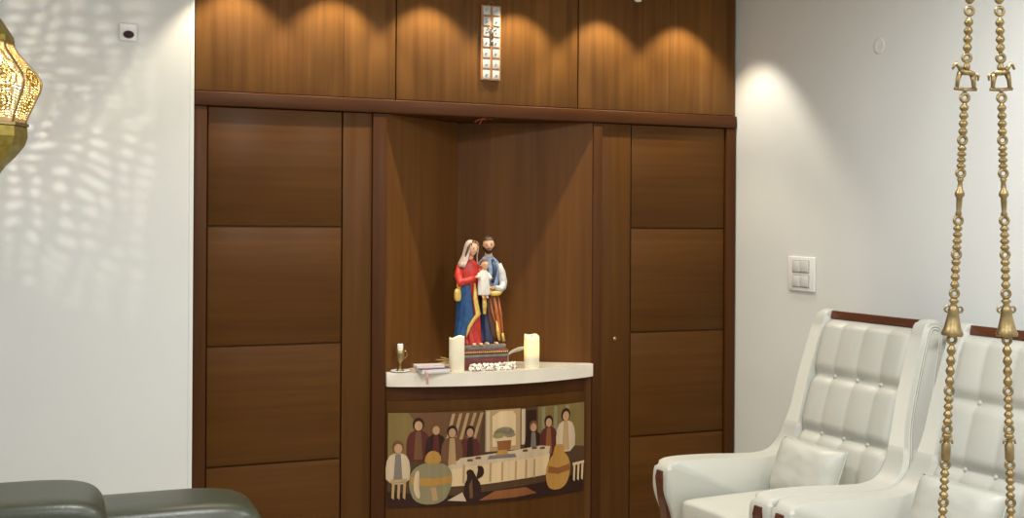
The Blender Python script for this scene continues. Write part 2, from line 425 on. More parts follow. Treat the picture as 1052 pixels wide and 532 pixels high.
def person_inlay(u, v, s, robe, trim, hair, lift=0.0025):
    bm = B()
    inl(bm, smooth_poly([(u-0.052*s, v-0.26*s), (u-0.055*s, v-0.04*s), (u-0.032*s, v+0.070*s), (u+0.032*s, v+0.070*s), (u+0.055*s, v-0.04*s), (u+0.052*s, v-0.26*s)], 1), lift, ii(robe))
    inl(bm, [(u-0.012*s, v+0.06*s), (u+0.012*s, v+0.06*s), (u+0.020*s, v-0.24*s), (u-0.020*s, v-0.24*s)], lift + .001, ii(trim))
    inl(bm, ell(u, v+0.135*s, 0.026*s, 0.072*s), lift + .001, ii(hair))
    inl(bm, ell(u, v+0.120*s, 0.018*s, 0.052*s), lift + .002, ii('skin'))
    obj('person_inlay', bm, IM, pic, smooth=False)
for a in ((0.135, .74, 1.0, 'wine', 'brown', 'dark'), (0.215, .70, .9, 'dark', 'wine', 'brown', .003), (0.290, .66, .95, 'brown', 'tan', 'dark', .0035), (0.375, .66, .9, 'wine', 'dark', 'dark'),
          (0.70, .67, .9, 'dark', 'grey', 'brown'), (0.785, .70, .95, 'wine', 'rust', 'dark', .003), (0.885, .74, 1.05, 'pale', 'tan', 'dark', .0035), (0.045, .50, 1.0, 'pale', 'grey', 'brown', .003)):
    person_inlay(*a)
# potted plant on the window sill
bm = B()
inl(bm, [(0.515, 0.56), (0.508, 0.66), (0.582, 0.66), (0.575, 0.56)], 0.0045, ii('rust'))
for k in range(7):
    a = PI*(0.08 + 0.84*k/6); c_, s_ = math.cos(a), math.sin(a)
    inl(bm, ell(0.545 + 0.030*c_, 0.70 + 0.08*s_, 0.030, 0.030, 10, 0), 0.0042 + 0.0004*k, ii(('sage', 'grey', 'olive')[k % 3]))
obj('plant_inlay', bm, IM, pic, smooth=False)
# large storage jars in front of the table
bm = B()
inl(bm, smooth_poly([(0.125, 0.02), (0.09, 0.20), (0.10, 0.38), (0.16, 0.47), (0.24, 0.47), (0.29, 0.38), (0.29, 0.20), (0.25, 0.02)], 2), 0.006, ii('sage'))
inl(bm, smooth_poly([(0.16, 0.45), (0.17, 0.56), (0.20, 0.60), (0.235, 0.56), (0.24, 0.45)], 1), 0.007, ii('gold'))
inl(bm, [(0.10, 0.24), (0.10, 0.32), (0.20, 0.29), (0.288, 0.32), (0.288, 0.24), (0.20, 0.21)], 0.007, ii('gold'))
inl(bm, smooth_poly([(0.125, 0.10), (0.112, 0.20), (0.118, 0.36), (0.14, 0.40), (0.136, 0.24), (0.145, 0.08)], 1), 0.008, ii('pale'))
inl(bm, [(0.20, 0.06), (0.19, 0.2), (0.215, 0.2), (0.225, 0.06)], 0.007, ii('tan'))
obj('jar_inlay', bm, IM, pic, smooth=False)
bm = B()
inl(bm, smooth_poly([(0.785, 0.06), (0.765, 0.24), (0.785, 0.40), (0.82, 0.47), (0.815, 0.56), (0.875, 0.56), (0.87, 0.47), (0.905, 0.40), (0.915, 0.24), (0.88, 0.06)], 2), 0.006, ii('gold'))
inl(bm, [(0.78, 0.26), (0.785, 0.33), (0.84, 0.30), (0.905, 0.33), (0.91, 0.26), (0.84, 0.23)], 0.007, ii('rust'))
obj('jar_inlay', bm, IM, pic, smooth=False)
for u0, v0, c in ((0.925, 0.12, 'cream'), (0.012, 0.08, 'tan')):
    bm = B()
    inl(bm, [(u0, v0+.18), (u0, v0+.21), (u0+.072, v0+.22), (u0+.072, v0+.19)], 0.0085, ii(c))
    for k in range(3): inl(bm, [(u0+.003+k*.025, v0+.02), (u0+.006+k*.025, v0+.183), (u0+.018+k*.025, v0+.188), (u0+.014+k*.025, v0)], 0.0085, ii(c))
    obj('stool_inlay', bm, IM, pic, smooth=False)
bm = B()
inl(bm, smooth_poly([(0.36, 0.03), (0.345, 0.20), (0.365, 0.29), (0.355, 0.36), (0.385, 0.38), (0.405, 0.29), (0.43, 0.20), (0.425, 0.03)], 1), 0.0065, ii('dark'))
inl(bm, smooth_poly([(0.40, 0.25), (0.445, 0.30), (0.44, 0.40), (0.41, 0.41), (0.415, 0.38), (0.43, 0.36), (0.428, 0.31), (0.40, 0.28)], 1), 0.0065, ii('dark'))
inl(bm, [(0.375, 0.06), (0.37, 0.2), (0.385, 0.27), (0.39, 0.07)], 0.0075, ii('brown'))
obj('jug_inlay', bm, IM, pic, smooth=False)

# ------------------------------------------------------------------ things on the walls
# tiled plaque
pl = thing('tiled_plaque', 'tall narrow plaque of white picture tiles with a small pewter figure', 'plaque', (1.891, -0.001, 2.258))
bm = B(); box(bm, -0.051, 0.049, -0.014, 0.0, 0.0, 0.358, 0.003); obj('board', bm, M['tan_board'], pl, smooth='auto')
for r in range(7):
    for c in (-1, 1):
        zc, xc = 0.026 + r*0.0507, c*0.0245 - 0.001
        bm = B(); box(bm, xc-0.018, xc+0.018, -0.019, -0.013, zc-0.0205, zc+0.0205, 0.002)
        o = obj('tile', bm, M['tile'], pl, smooth='auto')
        bm = B()
        tube(bm, [(xc-0.006, -0.0192, zc-0.008), (xc+random.uniform(-.003, .003), -0.0197, zc), (xc+0.005, -0.0192, zc+0.008)], [0.002, 0.005, 0.003], 6)
        ball(bm, (xc+random.uniform(-.004, .004), -0.0195, zc+0.009), (0.003, 0.001, 0.003), 8, 6)
        obj('tile_picture', bm, M['tile_mark'], o)
bm = B()
tube(bm, [(0.0, -0.024, 0.185), (0.001, -0.026, 0.215), (-0.001, -0.026, 0.24)], [0.003, 0.006, 0.005], 8)
ball(bm, (0.0, -0.027, 0.248), 0.006, 10, 7)
tube(bm, [(-0.024, -0.023, 0.247), (-0.008, -0.025, 0.238), (0.008, -0.025, 0.238), (0.024, -0.023, 0.247)], 0.0028, 6)
tube(bm, [(-0.003, -0.024, 0.19), (-0.004, -0.025, 0.165)], [0.0035, 0.0025], 6); tube(bm, [(0.003, -0.024, 0.19), (0.003, -0.025, 0.165)], [0.0035, 0.0025], 6)
obj('small_figure', bm, M['pewter'], pl)
bm = B(); tube(bm, [(0.012*math.cos(a), -0.008, 0.362 + 0.012*math.sin(a)) for a in [2*PI*i/14 for i in range(14)]], 0.0018, 6, closed=True)
obj('hanging_ring', bm, M['brass'], pl)
# small white oval disc high on right overhead cabinet
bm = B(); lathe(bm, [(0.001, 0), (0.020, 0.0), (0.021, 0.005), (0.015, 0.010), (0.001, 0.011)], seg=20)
o = obj('white_disc', bm, M['white_plastic']); o.rotation_euler = (PI/2, 0, 0); o.location = (2.684, 0.0, 2.706); o.scale = (1, 0.5, 1)
tag(o, 'tiny oval white disc near the top of the right overhead cabinet', 'fitting')
# red cord under the crossbeam
bm = B()
for q in ((-0.045, -0.022), (-0.02, -0.030), (0.015, -0.012), (0.045, -0.004)):
    tube(bm, [(0, 0.0, 0.0), (q[0]*.5, -0.004, q[1]*.3), (q[0], -0.003, q[1])], [0.0035, 0.003, 0.002], 6)
ball(bm, (0, 0, -0.004), 0.006, 10, 7)
o = obj('red_cord', bm, M['red_cord']); o.location = (1.862, 0.012, 2.079)
tag(o, 'small knotted red cord hanging under the crossbeam at the top of the niche', 'cord')
# motion sensor
s = thing('motion_sensor', 'small square white sensor with a dark red lens on the left wall', 'sensor', (0.250, -0.028, 2.372))
bm = B(); box(bm, -0.036, 0.036, -0.014, 0.0, -0.038, 0.036, 0.008, 3); obj('housing', bm, M['white_plastic'], s, smooth='auto')
bm = B(); ball(bm, (0.002, -0.014, -0.012), (0.023, 0.022, 0.017)); obj('lens', bm, M['dark_glass'], s)
# switch plate on right wall
s = thing('switch_plate', 'white two row light switch plate on the right wall', 'light switch', (3.268, -0.577, 1.345))
bm = B(); box(bm, -0.010, 0.0, -0.103, 0.103, -0.082, 0.082, 0.004, 3); obj('plate', bm, M['white_plastic'], s, smooth='auto')
for zc in (0.036, -0.034):
    bm = B(); box(bm, -0.0115, -0.009, -0.066, 0.066, zc-0.030, zc+0.030, 0.001)
    fr = obj('switch_recess', bm, M['recess'], s, smooth=False)
    for k in (-1, 1):
        bm = B(); box(bm, -0.016, -0.010, k*0.0315-0.0305, k*0.0315+0.0305, zc-0.026, zc+0.026, 0.003)
        r = obj('rocker', bm, M['grey_plastic'], fr, smooth='auto')
# blank cover on right wall
bm = B(); lathe(bm, [(0.001, 0), (0.036, 0.0), (0.036, 0.001), (0.030, 0.0022), (0.014, 0.0022), (0.011, 0.0012), (0.008, 0.0012), (0.001, 0.0012)], seg=28)
o = obj('cover_cap', bm, M['paint']); o.rotation_euler = (0, -PI/2, 0); o.location = (3.268, -1.107, 2.354)
tag(o, 'faint round wall coloured cover cap high on the right wall', 'cover')

# ------------------------------------------------------------------ on the shelf
ZS = 0.888
def pillar_candle(x, y, r, h, label, glow):
    t = thing('pillar_candle', label, 'candle', (x, y, ZS), 0, 'pillar candles on the shelf')
    bm = B(); n = 40
    prof = [(0.0, .0), (r*.96, 0.0), (r, 0.004), (r, h*.5), (r, h-0.010), (r*0.96, h)]
    rings = [[(q*math.cos(2*PI*i/n), q*math.sin(2*PI*i/n), z + (0.007*math.sin(2*PI*i/n*1 + x*9) + 0.004*math.sin(2*PI*i/n*3) if z > h-0.02 else 0)) for i in range(n)] for q, z in prof[1:]]
    rings.append([(r*.74*math.cos(2*PI*i/n), r*.74*math.sin(2*PI*i/n), h-0.012) for i in range(n)])
    loft(bm, rings)
    obj('wax_body', bm, M['wax_lit'] if glow else M['wax'], t)
    bm = B(); tube(bm, [(0, 0, h-0.014), (0.001, 0, h), (0.003, 0, h+0.006)], 0.0015, 6); obj('wick', bm, M['s_dkhair'], t)
    return t
# wax with the lit inside showing through
m, nt, b = nodes('lit_wax'); M['wax_lit'] = m
b.inputs['Base Color'].default_value = (0.86, 0.80, 0.60, 1); b.inputs['Roughness'].default_value = 0.5
tc = nt.nodes.new('ShaderNodeTexCoord'); mp = nt.nodes.new('ShaderNodeMapping'); mp.inputs['Location'].default_value = (0, 0, -0.100*16); mp.inputs['Scale'].default_value = (12, 12, 16)
g = nt.nodes.new('ShaderNodeTexGradient'); g.gradient_type = 'SPHERICAL'
lk(nt, tc, 'Object', mp, 'Vector'); lk(nt, mp, 'Vector', g, 'Vector')
mu = nt.nodes.new('ShaderNodeMath'); mu.operation = 'MULTIPLY'; mu.inputs[1].default_value = 1.25
lk(nt, g, 'Fac', mu, 0); lk(nt, mu, 'Value', b, 'Emission Strength'); b.inputs['Emission Color'].default_value = (1.0, 0.58, 0.06, 1)
pillar_candle(1.706, -0.075, 0.036, 0.160, 'unlit cream pillar candle standing left of the statue', False)
pillar_candle(2.084, -0.075, 0.037, 0.153, 'cream pillar candle glowing yellow right of the statue', True)
# goblet with white candle
g = thing('brass_goblet', 'slim brass goblet on a white saucer at the left end of the shelf', 'goblet', (1.452, -0.010, ZS))
bm = B(); lathe(bm, [(0.002, 0.0), (0.030, 0.001), (0.046, 0.006), (0.044, 0.008), (0.026, 0.004), (0.002, 0.004)], seg=28); obj('saucer', bm, M['white'], g)
bm = B(); lathe(bm, [(0.020, 0.005), (0.019, 0.009), (0.006, 0.016), (0.004, 0.030), (0.005, 0.042), (0.013, 0.052), (0.019, 0.066), (0.021, 0.084), (0.019, 0.104), (0.017, 0.104), (0.018, 0.084), (0.012, 0.060)], seg=24); obj('cup', bm, M['brass'], g)
bm = B(); tube(bm, [(0.019, 0, 0.096), (0.030, 0, 0.092), (0.033, 0, 0.078), (0.028, 0, 0.066), (0.018, 0, 0.062)], 0.003, 8); obj('handle', bm, M['brass'], g)
c = thing('votive_candle', 'small white votive candle set in the slim brass goblet', 'candle', (1.452, -0.010, ZS + 0.076))
bm = B(); lathe(bm, [(0.001, 0.0), (0.012, 0.0), (0.0135, 0.02), (0.0135, 0.048), (0.012, 0.053), (0.004, 0.051), (0.001, 0.051)], seg=20); obj('wax_body', bm, M['white'], c)
bm = B(); tube(bm, [(0, 0, .05), (0.001, 0, .059)], 0.0014, 6); obj('wick', bm, M['s_dkhair'], c)
# prayer books with a ribbon
bk = thing('prayer_book', 'pale covered book with dark purple edge and ribbon, left of the unlit candle', 'book', (1.585, -0.082, ZS), 0.10)
bm = B(); box(bm, -0.072, 0.072, -0.045, 0.052, 0.001, 0.005, 0.001); obj('cover', bm, M['lilac'], bk, smooth=False)
bm = B(); box(bm, -0.068, 0.070, -0.042, 0.050, 0.005, 0.021, 0.002); obj('pages', bm, M['paper'], bk, smooth=False)
bm = B(); box(bm, -0.072, 0.072, -0.045, 0.052, 0.021, 0.025, 0.001); obj('cover', bm, M['purple'], bk, smooth=False)
bm = B()
pts = [(-0.050, -0.030, 0.0135), (-0.050, -0.046, 0.0135), (-0.049, -0.0525, 0.006), (-0.049, -0.055, -0.01), (-0.048, -0.055, -0.045)]
loft(bm, [[(x-0.006, y-.0006, z), (x+0.006, y-.0006, z), (x+0.006, y+.0006, z+.0008), (x-0.006, y+.0006, z+.0008)] for x, y, z in pts]); obj('ribbon', bm, M['ribbon'], bk, smooth=False)
bk = thing('thin_booklet', 'thin whitish booklet lying on top of the purple edged book', 'book', (1.576, -0.070, ZS + 0.0252), -0.08)
bm = B(); box(bm, -0.070, 0.062, -0.040, 0.045, 0.0, 0.0015); box(bm, -0.070, 0.062, -0.040, 0.045, 0.0085, 0.010); obj('cover', bm, M['lilac'], bk, smooth=False)
bm = B(); box(bm, -0.068, 0.060, -0.039, 0.044, 0.0015, 0.0085); obj('pages', bm, M['paper'], bk, smooth=False)
# straw star behind left candle
bm = B()
for a, l in ((PI*0.96, 0.09), (PI*1.02, 0.075), (PI*0.90, 0.07), (PI*1.10, 0.05)):
    d = Vector((math.cos(a), 0, math.sin(a)))
    tube(bm, [Vector((0, 0, 0.03)), Vector((0, 0, 0.03)) + d*l*0.6 + Vector((0, 0, .001)), Vector((0, 0, 0.03)) + d*l], [0.004, 0.009, 0.002], 6, flat=0.5)
tube(bm, [(0, 0, 0.0), (0, 0, 0.035)], 0.006, 8); tube(bm, [(0, 0, 0.004), (-0.03, 0, 0.0055)], 0.005, 8)
o = obj('straw_star', bm, M['straw']); o.location = (1.735, 0.055, ZS)
tag(o, 'golden straw star poking out behind the unlit pillar candle', 'ornament')

# ------------------------------------------------------------------ painted statue of a family
ST = thing('family_statue', 'painted statue of a veiled woman, bearded man and child between the candles', 'statue', (1.852, -0.010, ZS + 0.027), 0.0)
# plinth
bm = B(); box(bm, -0.112, 0.112, -0.062, 0.070, -0.0265, 0.030, 0.005); pb = obj('plinth', bm, M['s_dkred'], ST, smooth='auto')
bm = B(); box(bm, -0.118, 0.118, -0.067, 0.074, 0.030, 0.046, 0.006, 3); obj('moulding', bm, M['s_base'], pb, smooth='auto')
bm = B(); box(bm, -0.116, 0.116, -0.065, 0.072, 0.0465, 0.068, 0.006, 3); obj('painted_band', bm, M['s_dkred'], pb, smooth='auto')
bm = B()
for i in range(22): ball(bm, (-0.107 + i*0.0102, -0.066, 0.056), (0.004, 0.003, 0.004), 8, 6)
obj('bead_trim', bm, M['gilt'], pb)
bm = B()
def lump(p):
    k = 0.004 * noise.noise(p * 40); return p + Vector((0, 0, k if p.z > 0 else 0))
superbox(bm, (0, 0.002, 0.078), (0.113, 0.064, 0.015), 0.4, fn=lump); obj('rocky_ground', bm, M['s_base'], pb)
GZ = 0.090   # ground of the figures

def robe(bm, rings, folds=9, amp=0.06, ph=0.0, n=72, mi=0, twist=0.6, arc=None):
    """rings: (z, cx, cy, rx, ry[, amp])"""
    out = []
    for i, r in enumerate(rings):
        z, cx, cy, rx, ry = r[:5]; a_ = r[5] if len(r) > 5 else amp
        ring = []
        for k in range(n):
            if arc: th = arc[0] + (arc[1]-arc[0])*k/(n-1)
            else: th = 2*PI*k/n
            w = 1 + a_*(0.65*math.cos(folds*th + ph + twist*i) + 0.35*math.cos((folds*2+1)*th + 2.1*ph + 0.5*i))
            ring.append((cx + rx*w*math.cos(th), cy + ry*w*math.sin(th), z))
        out.append(ring)
    loft(bm, out, cap=(arc is None), mi=mi, closed=(arc is None))
def dens(rings, k=4):
    """smooth resampling of robe rings"""
    rr = [tuple(r) if len(r) == 6 else tuple(r) + (0.05,) for r in rings]; out = []
    for i in range(len(rr)-1):
        p0, p1, p2, p3 = rr[max(i-1, 0)], rr[i], rr[i+1], rr[min(i+2, len(rr)-1)]
        for s in range(k):
            t = s/k
            out.append(tuple(0.5*(2*b + (c-a)*t + (2*a-5*b+4*c-d)*t*t + (3*b-a-3*c+d)*t**3) for a, b, c, d in zip(p0, p1, p2, p3)))
    return out + [rr[-1]]
def head(bm, c, s, yaw=0.0, tilt=0.0, pitch=0.0):
    """a head of height about 2*s facing -y, with brow, nose, lips, chin and ears"""
    t = bmesh.new(); bmesh.ops.create_uvsphere(t, u_segments=28, v_segments=20, radius=1.0)
    for v in t.verts:
        x, y, z = v.co
        w = 0.74 if z > -0.1 else 0.74 - 0.26*(-z-0.1)
        yy = y*0.88
        if y < 0 and z < 0.25: yy *= 1.0 - 0.06*abs(z)
        v.co = (x*w, yy, z)
    def push(cx, cz, rx, rz, d):
        for v in t.verts:
            if v.co.y < 0:
                q = ((v.co.x-cx)/rx)**2 + ((v.co.z-cz)/rz)**2
                if q < 4: v.co.y -= d*math.exp(-q)
    push(0, -0.12, 0.13, 0.2, 0.24); push(0, -0.22, 0.16, 0.08, 0.06)
    push(-0.28, 0.02, 0.14, 0.10, -0.11); push(0.28, 0.02, 0.14, 0.10, -0.11)
    push(0, -0.46, 0.2, 0.07, 0.07); push(0, -0.78, 0.22, 0.16, 0.12); push(0, 0.2, 0.4, 0.08, 0.04)
    R = Matrix.Translation(c) @ Matrix.Rotation(yaw, 4, 'Z') @ Matrix.Rotation(tilt, 4, 'Y') @ Matrix.Rotation(pitch, 4, 'X') @ Matrix.Scale(s, 4)
    for sx in (-1, 1):
        e = bmesh.new(); bmesh.ops.create_uvsphere(e, u_segments=8, v_segments=6, radius=1.0)
        merge(t, e, Matrix.Translation((sx*0.75, 0.08, -0.08)) @ Matrix.Diagonal((0.08, 0.14, 0.22, 1)))
    merge(bm, t, R); return R
def eyes(R, par):
    bm = B()
    for sx in (-0.28, 0.28):
        t = bmesh.new(); bmesh.ops.create_uvsphere(t, u_segments=10, v_segments=7, radius=1.0)
        merge(bm, t, R @ Matrix.Translation((sx, -0.76, 0.03)) @ Matrix.Diagonal((0.10, 0.05, 0.05, 1)))
        tube(bm, [R @ Vector((sx-0.15, -0.80, 0.17)), R @ Vector((sx, -0.83, 0.21)), R @ Vector((sx+0.15, -0.78, 0.17))], 0.0007, 5)
    obj('eyes', bm, M['s_dkhair'], par)
def hand(bm, wrist, d, up, s, curl=0.5):
    """palm, four unequal bent fingers and a thumb"""
    d = Vector(d).normalized(); up = Vector(up); up = (up - d*up.dot(d)).normalized(); sd = d.cross(up).normalized()
    w = Vector(wrist)
    tube(bm, [w - d*s*.2, w + d*s*0.25, w + d*s*0.5], [s*.16, s*.24, s*.24], 10, flat=0.55)
    for k, l in ((-1.5, .42), (-.5, .5), (.5, .47), (1.5, .36)):
        p = w + d*s*0.46 + sd*(k*s*0.115)
        tube(bm, [p, p + d*s*l*.45 - up*s*.05*curl, p + d*s*l*.8 - up*s*.22*curl, p + d*s*l*.95 - up*s*.42*curl], [s*.075, s*.07, s*.062, s*.045], 7)
    p = w + d*s*0.14 - sd*s*0.2
    tube(bm, [p, p + d*s*.14 - sd*s*.12, p + d*s*.34 - sd*s*.14 - up*s*.08], [s*.085, s*.078, s*.055], 7)

# ---- woman
WX, WY = -0.064, -0.004
bm = B()
RW = head(bm, (WX+0.006, WY-0.012, GZ+0.452), 0.0365, yaw=0.35, tilt=0.10, pitch=0.12)
tube(bm, [(WX, WY+0.004, GZ+0.375), (WX+0.002, WY-0.002, GZ+0.405), (WX+0.005, WY-0.006, GZ+0.44)], [0.030, 0.0145, 0.014], 14)
robe(bm, dens([(GZ+0.02, WX, WY, .020, .018, 0), (GZ+0.2, WX, WY, .026, .022, 0), (GZ+0.3, WX, WY, .028, .024, 0), (GZ+0.385, WX, WY, .030, .02, 0)]), amp=0)
hand(bm, (WX+0.008, WY-0.060, GZ+0.318), (1, -0.15, 0.35), (0, -0.6, 1), 0.030)
hand(bm, (WX+0.028, WY-0.055, GZ+0.262), (1, -0.1, 0.1), (0, -1, 0.4), 0.030)
for sx in (-0.004, 0.030):
    superbox(bm, (WX+sx+0.008, WY-0.056, GZ+0.004), (0.009, 0.018, 0.007), 0.7, 14, 10)
wm = obj('woman_figure', bm, M['skin'], ST); eyes(RW, wm)
bm = B()
robe(bm, dens([(GZ+0.002, WX+0.010, WY-0.004, .050, .050, .10), (GZ+0.05, WX+0.008, WY-0.002, .047, .046, .11), (GZ+0.15, WX+0.004, WY, .046, .042, .08), (GZ+0.24, WX, WY, .043, .037, .03),
               (GZ+0.30, WX-0.001, WY, .044, .036, .02), (GZ+0.345, WX, WY, .051, .034, .015), (GZ+0.375, WX+0.001, WY, .046, .028, .01), (GZ+0.395, WX+0.002, WY, .026, .02, .0), (GZ+0.405, WX+.003, WY, .015, .014, 0)]), folds=8, ph=1.0, amp=0.06)
tube(bm, [(WX-0.043, WY, GZ+0.368), (WX-0.058, WY-0.010, GZ+0.325), (WX-0.056, WY-0.035, GZ+0.290), (WX-0.022, WY-0.058, GZ+0.305), (WX+0.004, WY-0.060, GZ+0.317)], [0.020, 0.021, 0.020, 0.0165, 0.0105], 14)
tube(bm, [(WX+0.040, WY, GZ+0.362), (WX+0.052, WY-0.020, GZ+0.31), (WX+0.044, WY-0.045, GZ+0.265), (WX+0.03, WY-0.054, GZ+0.262)], [0.018, 0.018, 0.016, 0.012], 14)
obj('red_dress', bm, M['s_red'], wm)
bm = B()   # blue mantle: wraps back and the left side, lower hem cut up across the front
def mantle(rows, n=46, folds=9, amp=0.09, th=0.006, mi=0, bm=None):
    """open draped sheet: rows of (z_at_start, z_at_end, cx, cy, rx, ry, a0, a1)"""
    out, inn = [], []
    for i, (z0, z1, cx, cy, rx, ry, a0, a1) in enumerate(rows):
        o_, n_ = [], []
        for k in range(n):
            q = k/(n-1); th_ = a0 + (a1-a0)*q
            w = 1 + amp*(i/len(rows)*.7 + .3)*math.cos(folds*th_*1.3 + 0.35*i)
            z = z0 + (z1-z0)*q
            o_.append((cx + rx*w*math.cos(th_), cy + ry*w*math.sin(th_), z))
            n_.append((cx + (rx*w-th)*math.cos(th_), cy + (ry*w-th)*math.sin(th_), z))
        out.append(o_ + n_[::-1])
    loft(bm, out, True, mi)
R_ = math.radians
mantle([(GZ+0.325, GZ+0.315, WX-0.004, WY+.002, .052, .043, R_(60), R_(245)), (GZ+0.29, GZ+0.28, WX-0.006, WY, .055, .048, R_(55), R_(262)), (GZ+0.23, GZ+0.215, WX-0.006, WY, .055, .050, R_(50), R_(272)),
        (GZ+0.15, GZ+0.135, WX-0.006, WY, .056, .052, R_(48), R_(283)), (GZ+0.08, GZ+0.095, WX-0.008, WY, .058, .054, R_(45), R_(275)), (GZ+0.03, GZ+0.05, WX-0.010, WY, .060, .055, R_(45), R_(250)), (GZ+0.004, GZ+0.012, WX-0.011, WY, .061, .056, R_(45), R_(235))], bm=bm)
obj('blue_mantle', bm, M['s_blue'], wm)
bm = B()   # gilt lining turned out along the front edges
tube(bm, [(WX+0.006, WY-0.058, GZ+0.29), (WX+0.008, WY-0.062, GZ+0.22), (WX+0.022, WY-0.064, GZ+0.145), (WX-0.002, WY-0.066, GZ+0.12), (WX-0.022, WY-0.062, GZ+0.085), (WX-0.034, WY-0.056, GZ+0.04)], [0.004, 0.011, 0.013, 0.008, 0.008, 0.003], 10, flat=0.5)
tube(bm, [(WX+0.055, WY-0.048, GZ+0.25), (WX+0.056, WY-0.056, GZ+0.19), (WX+0.056, WY-0.056, GZ+0.145)], [0.006, 0.012, 0.008], 10, flat=0.5)
superbox(bm, (WX-0.066, WY-0.022, GZ+0.235), (0.016, 0.014, 0.030), 0.6, 18, 12)
tube(bm, [(WX-0.058, WY-0.02, GZ+0.30), (WX-0.062, WY-0.022, GZ+0.26)], [0.012, 0.010], 10)
obj('gilt_lining', bm, M['gilt'], wm)
bm = B()   # hair and veil
HC = Vector((WX+0.006, WY-0.012, GZ+0.452))
t = bmesh.new(); bmesh.ops.create_uvsphere(t, u_segments=24, v_segments=16, radius=1.0)
bmesh.ops.delete(t, geom=[v for v in t.verts if v.co.y < -0.30 and v.co.z < 0.62 or v.co.z < -0.75], context='VERTS')
merge(bm, t, RW @ Matrix.Translation((0, 0.06, 0.05)) @ Matrix.Diagonal((0.84, 0.98, 1.03, 1)))
for sx in (-1, 1): tube(bm, [RW @ Vector((sx*0.55, -0.42, 0.72)), RW @ Vector((sx*0.78, -0.30, 0.1)), RW @ Vector((sx*0.80, -0.12, -0.7)), RW @ Vector((sx*0.9, -0.1, -1.5))], [0.006, 0.007, 0.007, 0.004], 8)
obj('brown_hair', bm, M['s_hair'], wm)
bm = B()
rows = []
for i, (zz, sc, yo) in enumerate(((1.10, 0.25, 0.05), (1.02, 0.62, .05), (0.75, 0.90, .05), (0.35, 1.02, .06), (-0.2, 1.06, .08), (-0.8, 1.08, .1), (-1.4, 1.22, .12), (-2.0, 1.5, .12), (-2.5, 1.75, .15))):
    o_, n_ = [], []
    for k in range(40):
        a = R_(-38) + R_(256)*k/39
        w = 1 + 0.03*math.cos(9*a + i*.4)*(i > 3)
        o_.append(RW @ Vector((0.86*sc*w*math.cos(a), yo + 1.0*min(sc, 1.3)*w*math.sin(a), zz)))
        n_.append(RW @ Vector(((0.86*sc*w-.12)*math.cos(a), yo + (min(sc, 1.3)*w-.12)*math.sin(a), zz)))
    rows.append(o_ + n_[::-1])
loft(bm, rows); obj('veil', bm, M['s_veil'], wm)

# ---- man
MX, MY = 0.040, 0.018
bm = B()
RM = head(bm, (MX-0.006, MY-0.016, GZ+0.470), 0.0375, yaw=-0.30, tilt=-0.10, pitch=0.10)
tube(bm, [(MX, MY+0.004, GZ+0.39), (MX-0.002, MY-0.004, GZ+0.42), (MX-0.004, MY-0.010, GZ+0.455)], [0.032, 0.018, 0.017], 14)
robe(bm, dens([(GZ+0.02, MX, MY, .022, .020, 0), (GZ+0.2, MX, MY, .028, .024, 0), (GZ+0.3, MX, MY, .032, .024, 0), (GZ+0.39, MX, MY, .034, .02, 0)]), amp=0)
hand(bm, (MX+0.004, MY-0.066, GZ+0.268), (-1, -0.2, 0.15), (0, -0.8, 1), 0.032)
for sx in (-0.030, 0.016):
    superbox(bm, (MX+sx, MY-0.066, GZ+0.004), (0.0095, 0.020, 0.007), 0.7, 14, 10)
mn = obj('man_figure', bm, M['skin'], ST); eyes(RM, mn)
bm = B()
robe(bm, dens([(GZ+0.245, MX, MY, .047, .040, .03), (GZ+0.30, MX, MY, .049, .040, .035), (GZ+0.345, MX, MY, .056, .038, .03), (GZ+0.38, MX, MY, .054, .031, .02), (GZ+0.405, MX, MY, .032, .024, .01), (GZ+0.418, MX-.001, MY-.002, .019, .018, 0)]), folds=11, ph=0.3)
tube(bm, [(MX-0.046, MY, GZ+0.375), (MX-0.058, MY-0.012, GZ+0.32), (MX-0.05, MY-0.03, GZ+0.28)], [0.020, 0.020, 0.016], 14)
obj('pale_blue_tunic', bm, M['s_paleblue'], mn)
bm = B()
tube(bm, [(MX-0.026, MY-0.026, GZ+0.40), (MX-0.024, MY-0.044, GZ+0.35), (MX-0.02, MY-0.046, GZ+0.27)], [0.007, 0.009, 0.008], 10, flat=0.6)
tube(bm, [(MX+0.012, MY-0.026, GZ+0.40), (MX+0.018, MY-0.046, GZ+0.35), (MX+0.004, MY-0.046, GZ+0.29)], [0.008, 0.010, 0.008], 10, flat=0.6)
obj('navy_stole', bm, M['s_navy'], mn)
bm = B()
tube(bm, [(MX+0.046, MY, GZ+0.375), (MX+0.062, MY-0.008, GZ+0.335), (MX+0.068, MY-0.020, GZ+0.29), (MX+0.060, MY-0.034, GZ+0.268), (MX+0.036, MY-0.058, GZ+0.262), (MX+0.01, MY-0.066, GZ+0.267)], [0.020, 0.021, 0.020, 0.018, 0.016, 0.011], 16)
obj('cream_sleeve', bm, M['s_sleeve'], mn)
bm = B()
robe(bm, dens([(GZ+0.002, MX-0.004, MY-0.004, .052, .052, .07), (GZ+0.08, MX-.002, MY-0.002, .049, .048, .08), (GZ+0.18, MX, MY, .046, .043, .05), (GZ+0.25, MX, MY, .044, .039, .03)]), folds=8, ph=2.0)
obj('navy_skirt', bm, M['s_navy'], mn)
bm = B()
mantle([(GZ+0.275, GZ+0.28, MX+.004, MY, .056, .048, R_(226), R_(470)), (GZ+0.20, GZ+0.23, MX+.004, MY, .057, .052, R_(234), R_(472)), (GZ+0.12, GZ+0.15, MX+.008, MY, .064, .054, R_(246), R_(474)), (GZ+0.05, GZ+0.07, MX+.010, MY, .070, .056, R_(258), R_(476)), (GZ+0.012, GZ+0.004, MX+.012, MY, .076, .058, R_(268), R_(476))], bm=bm, folds=10, amp=.10)
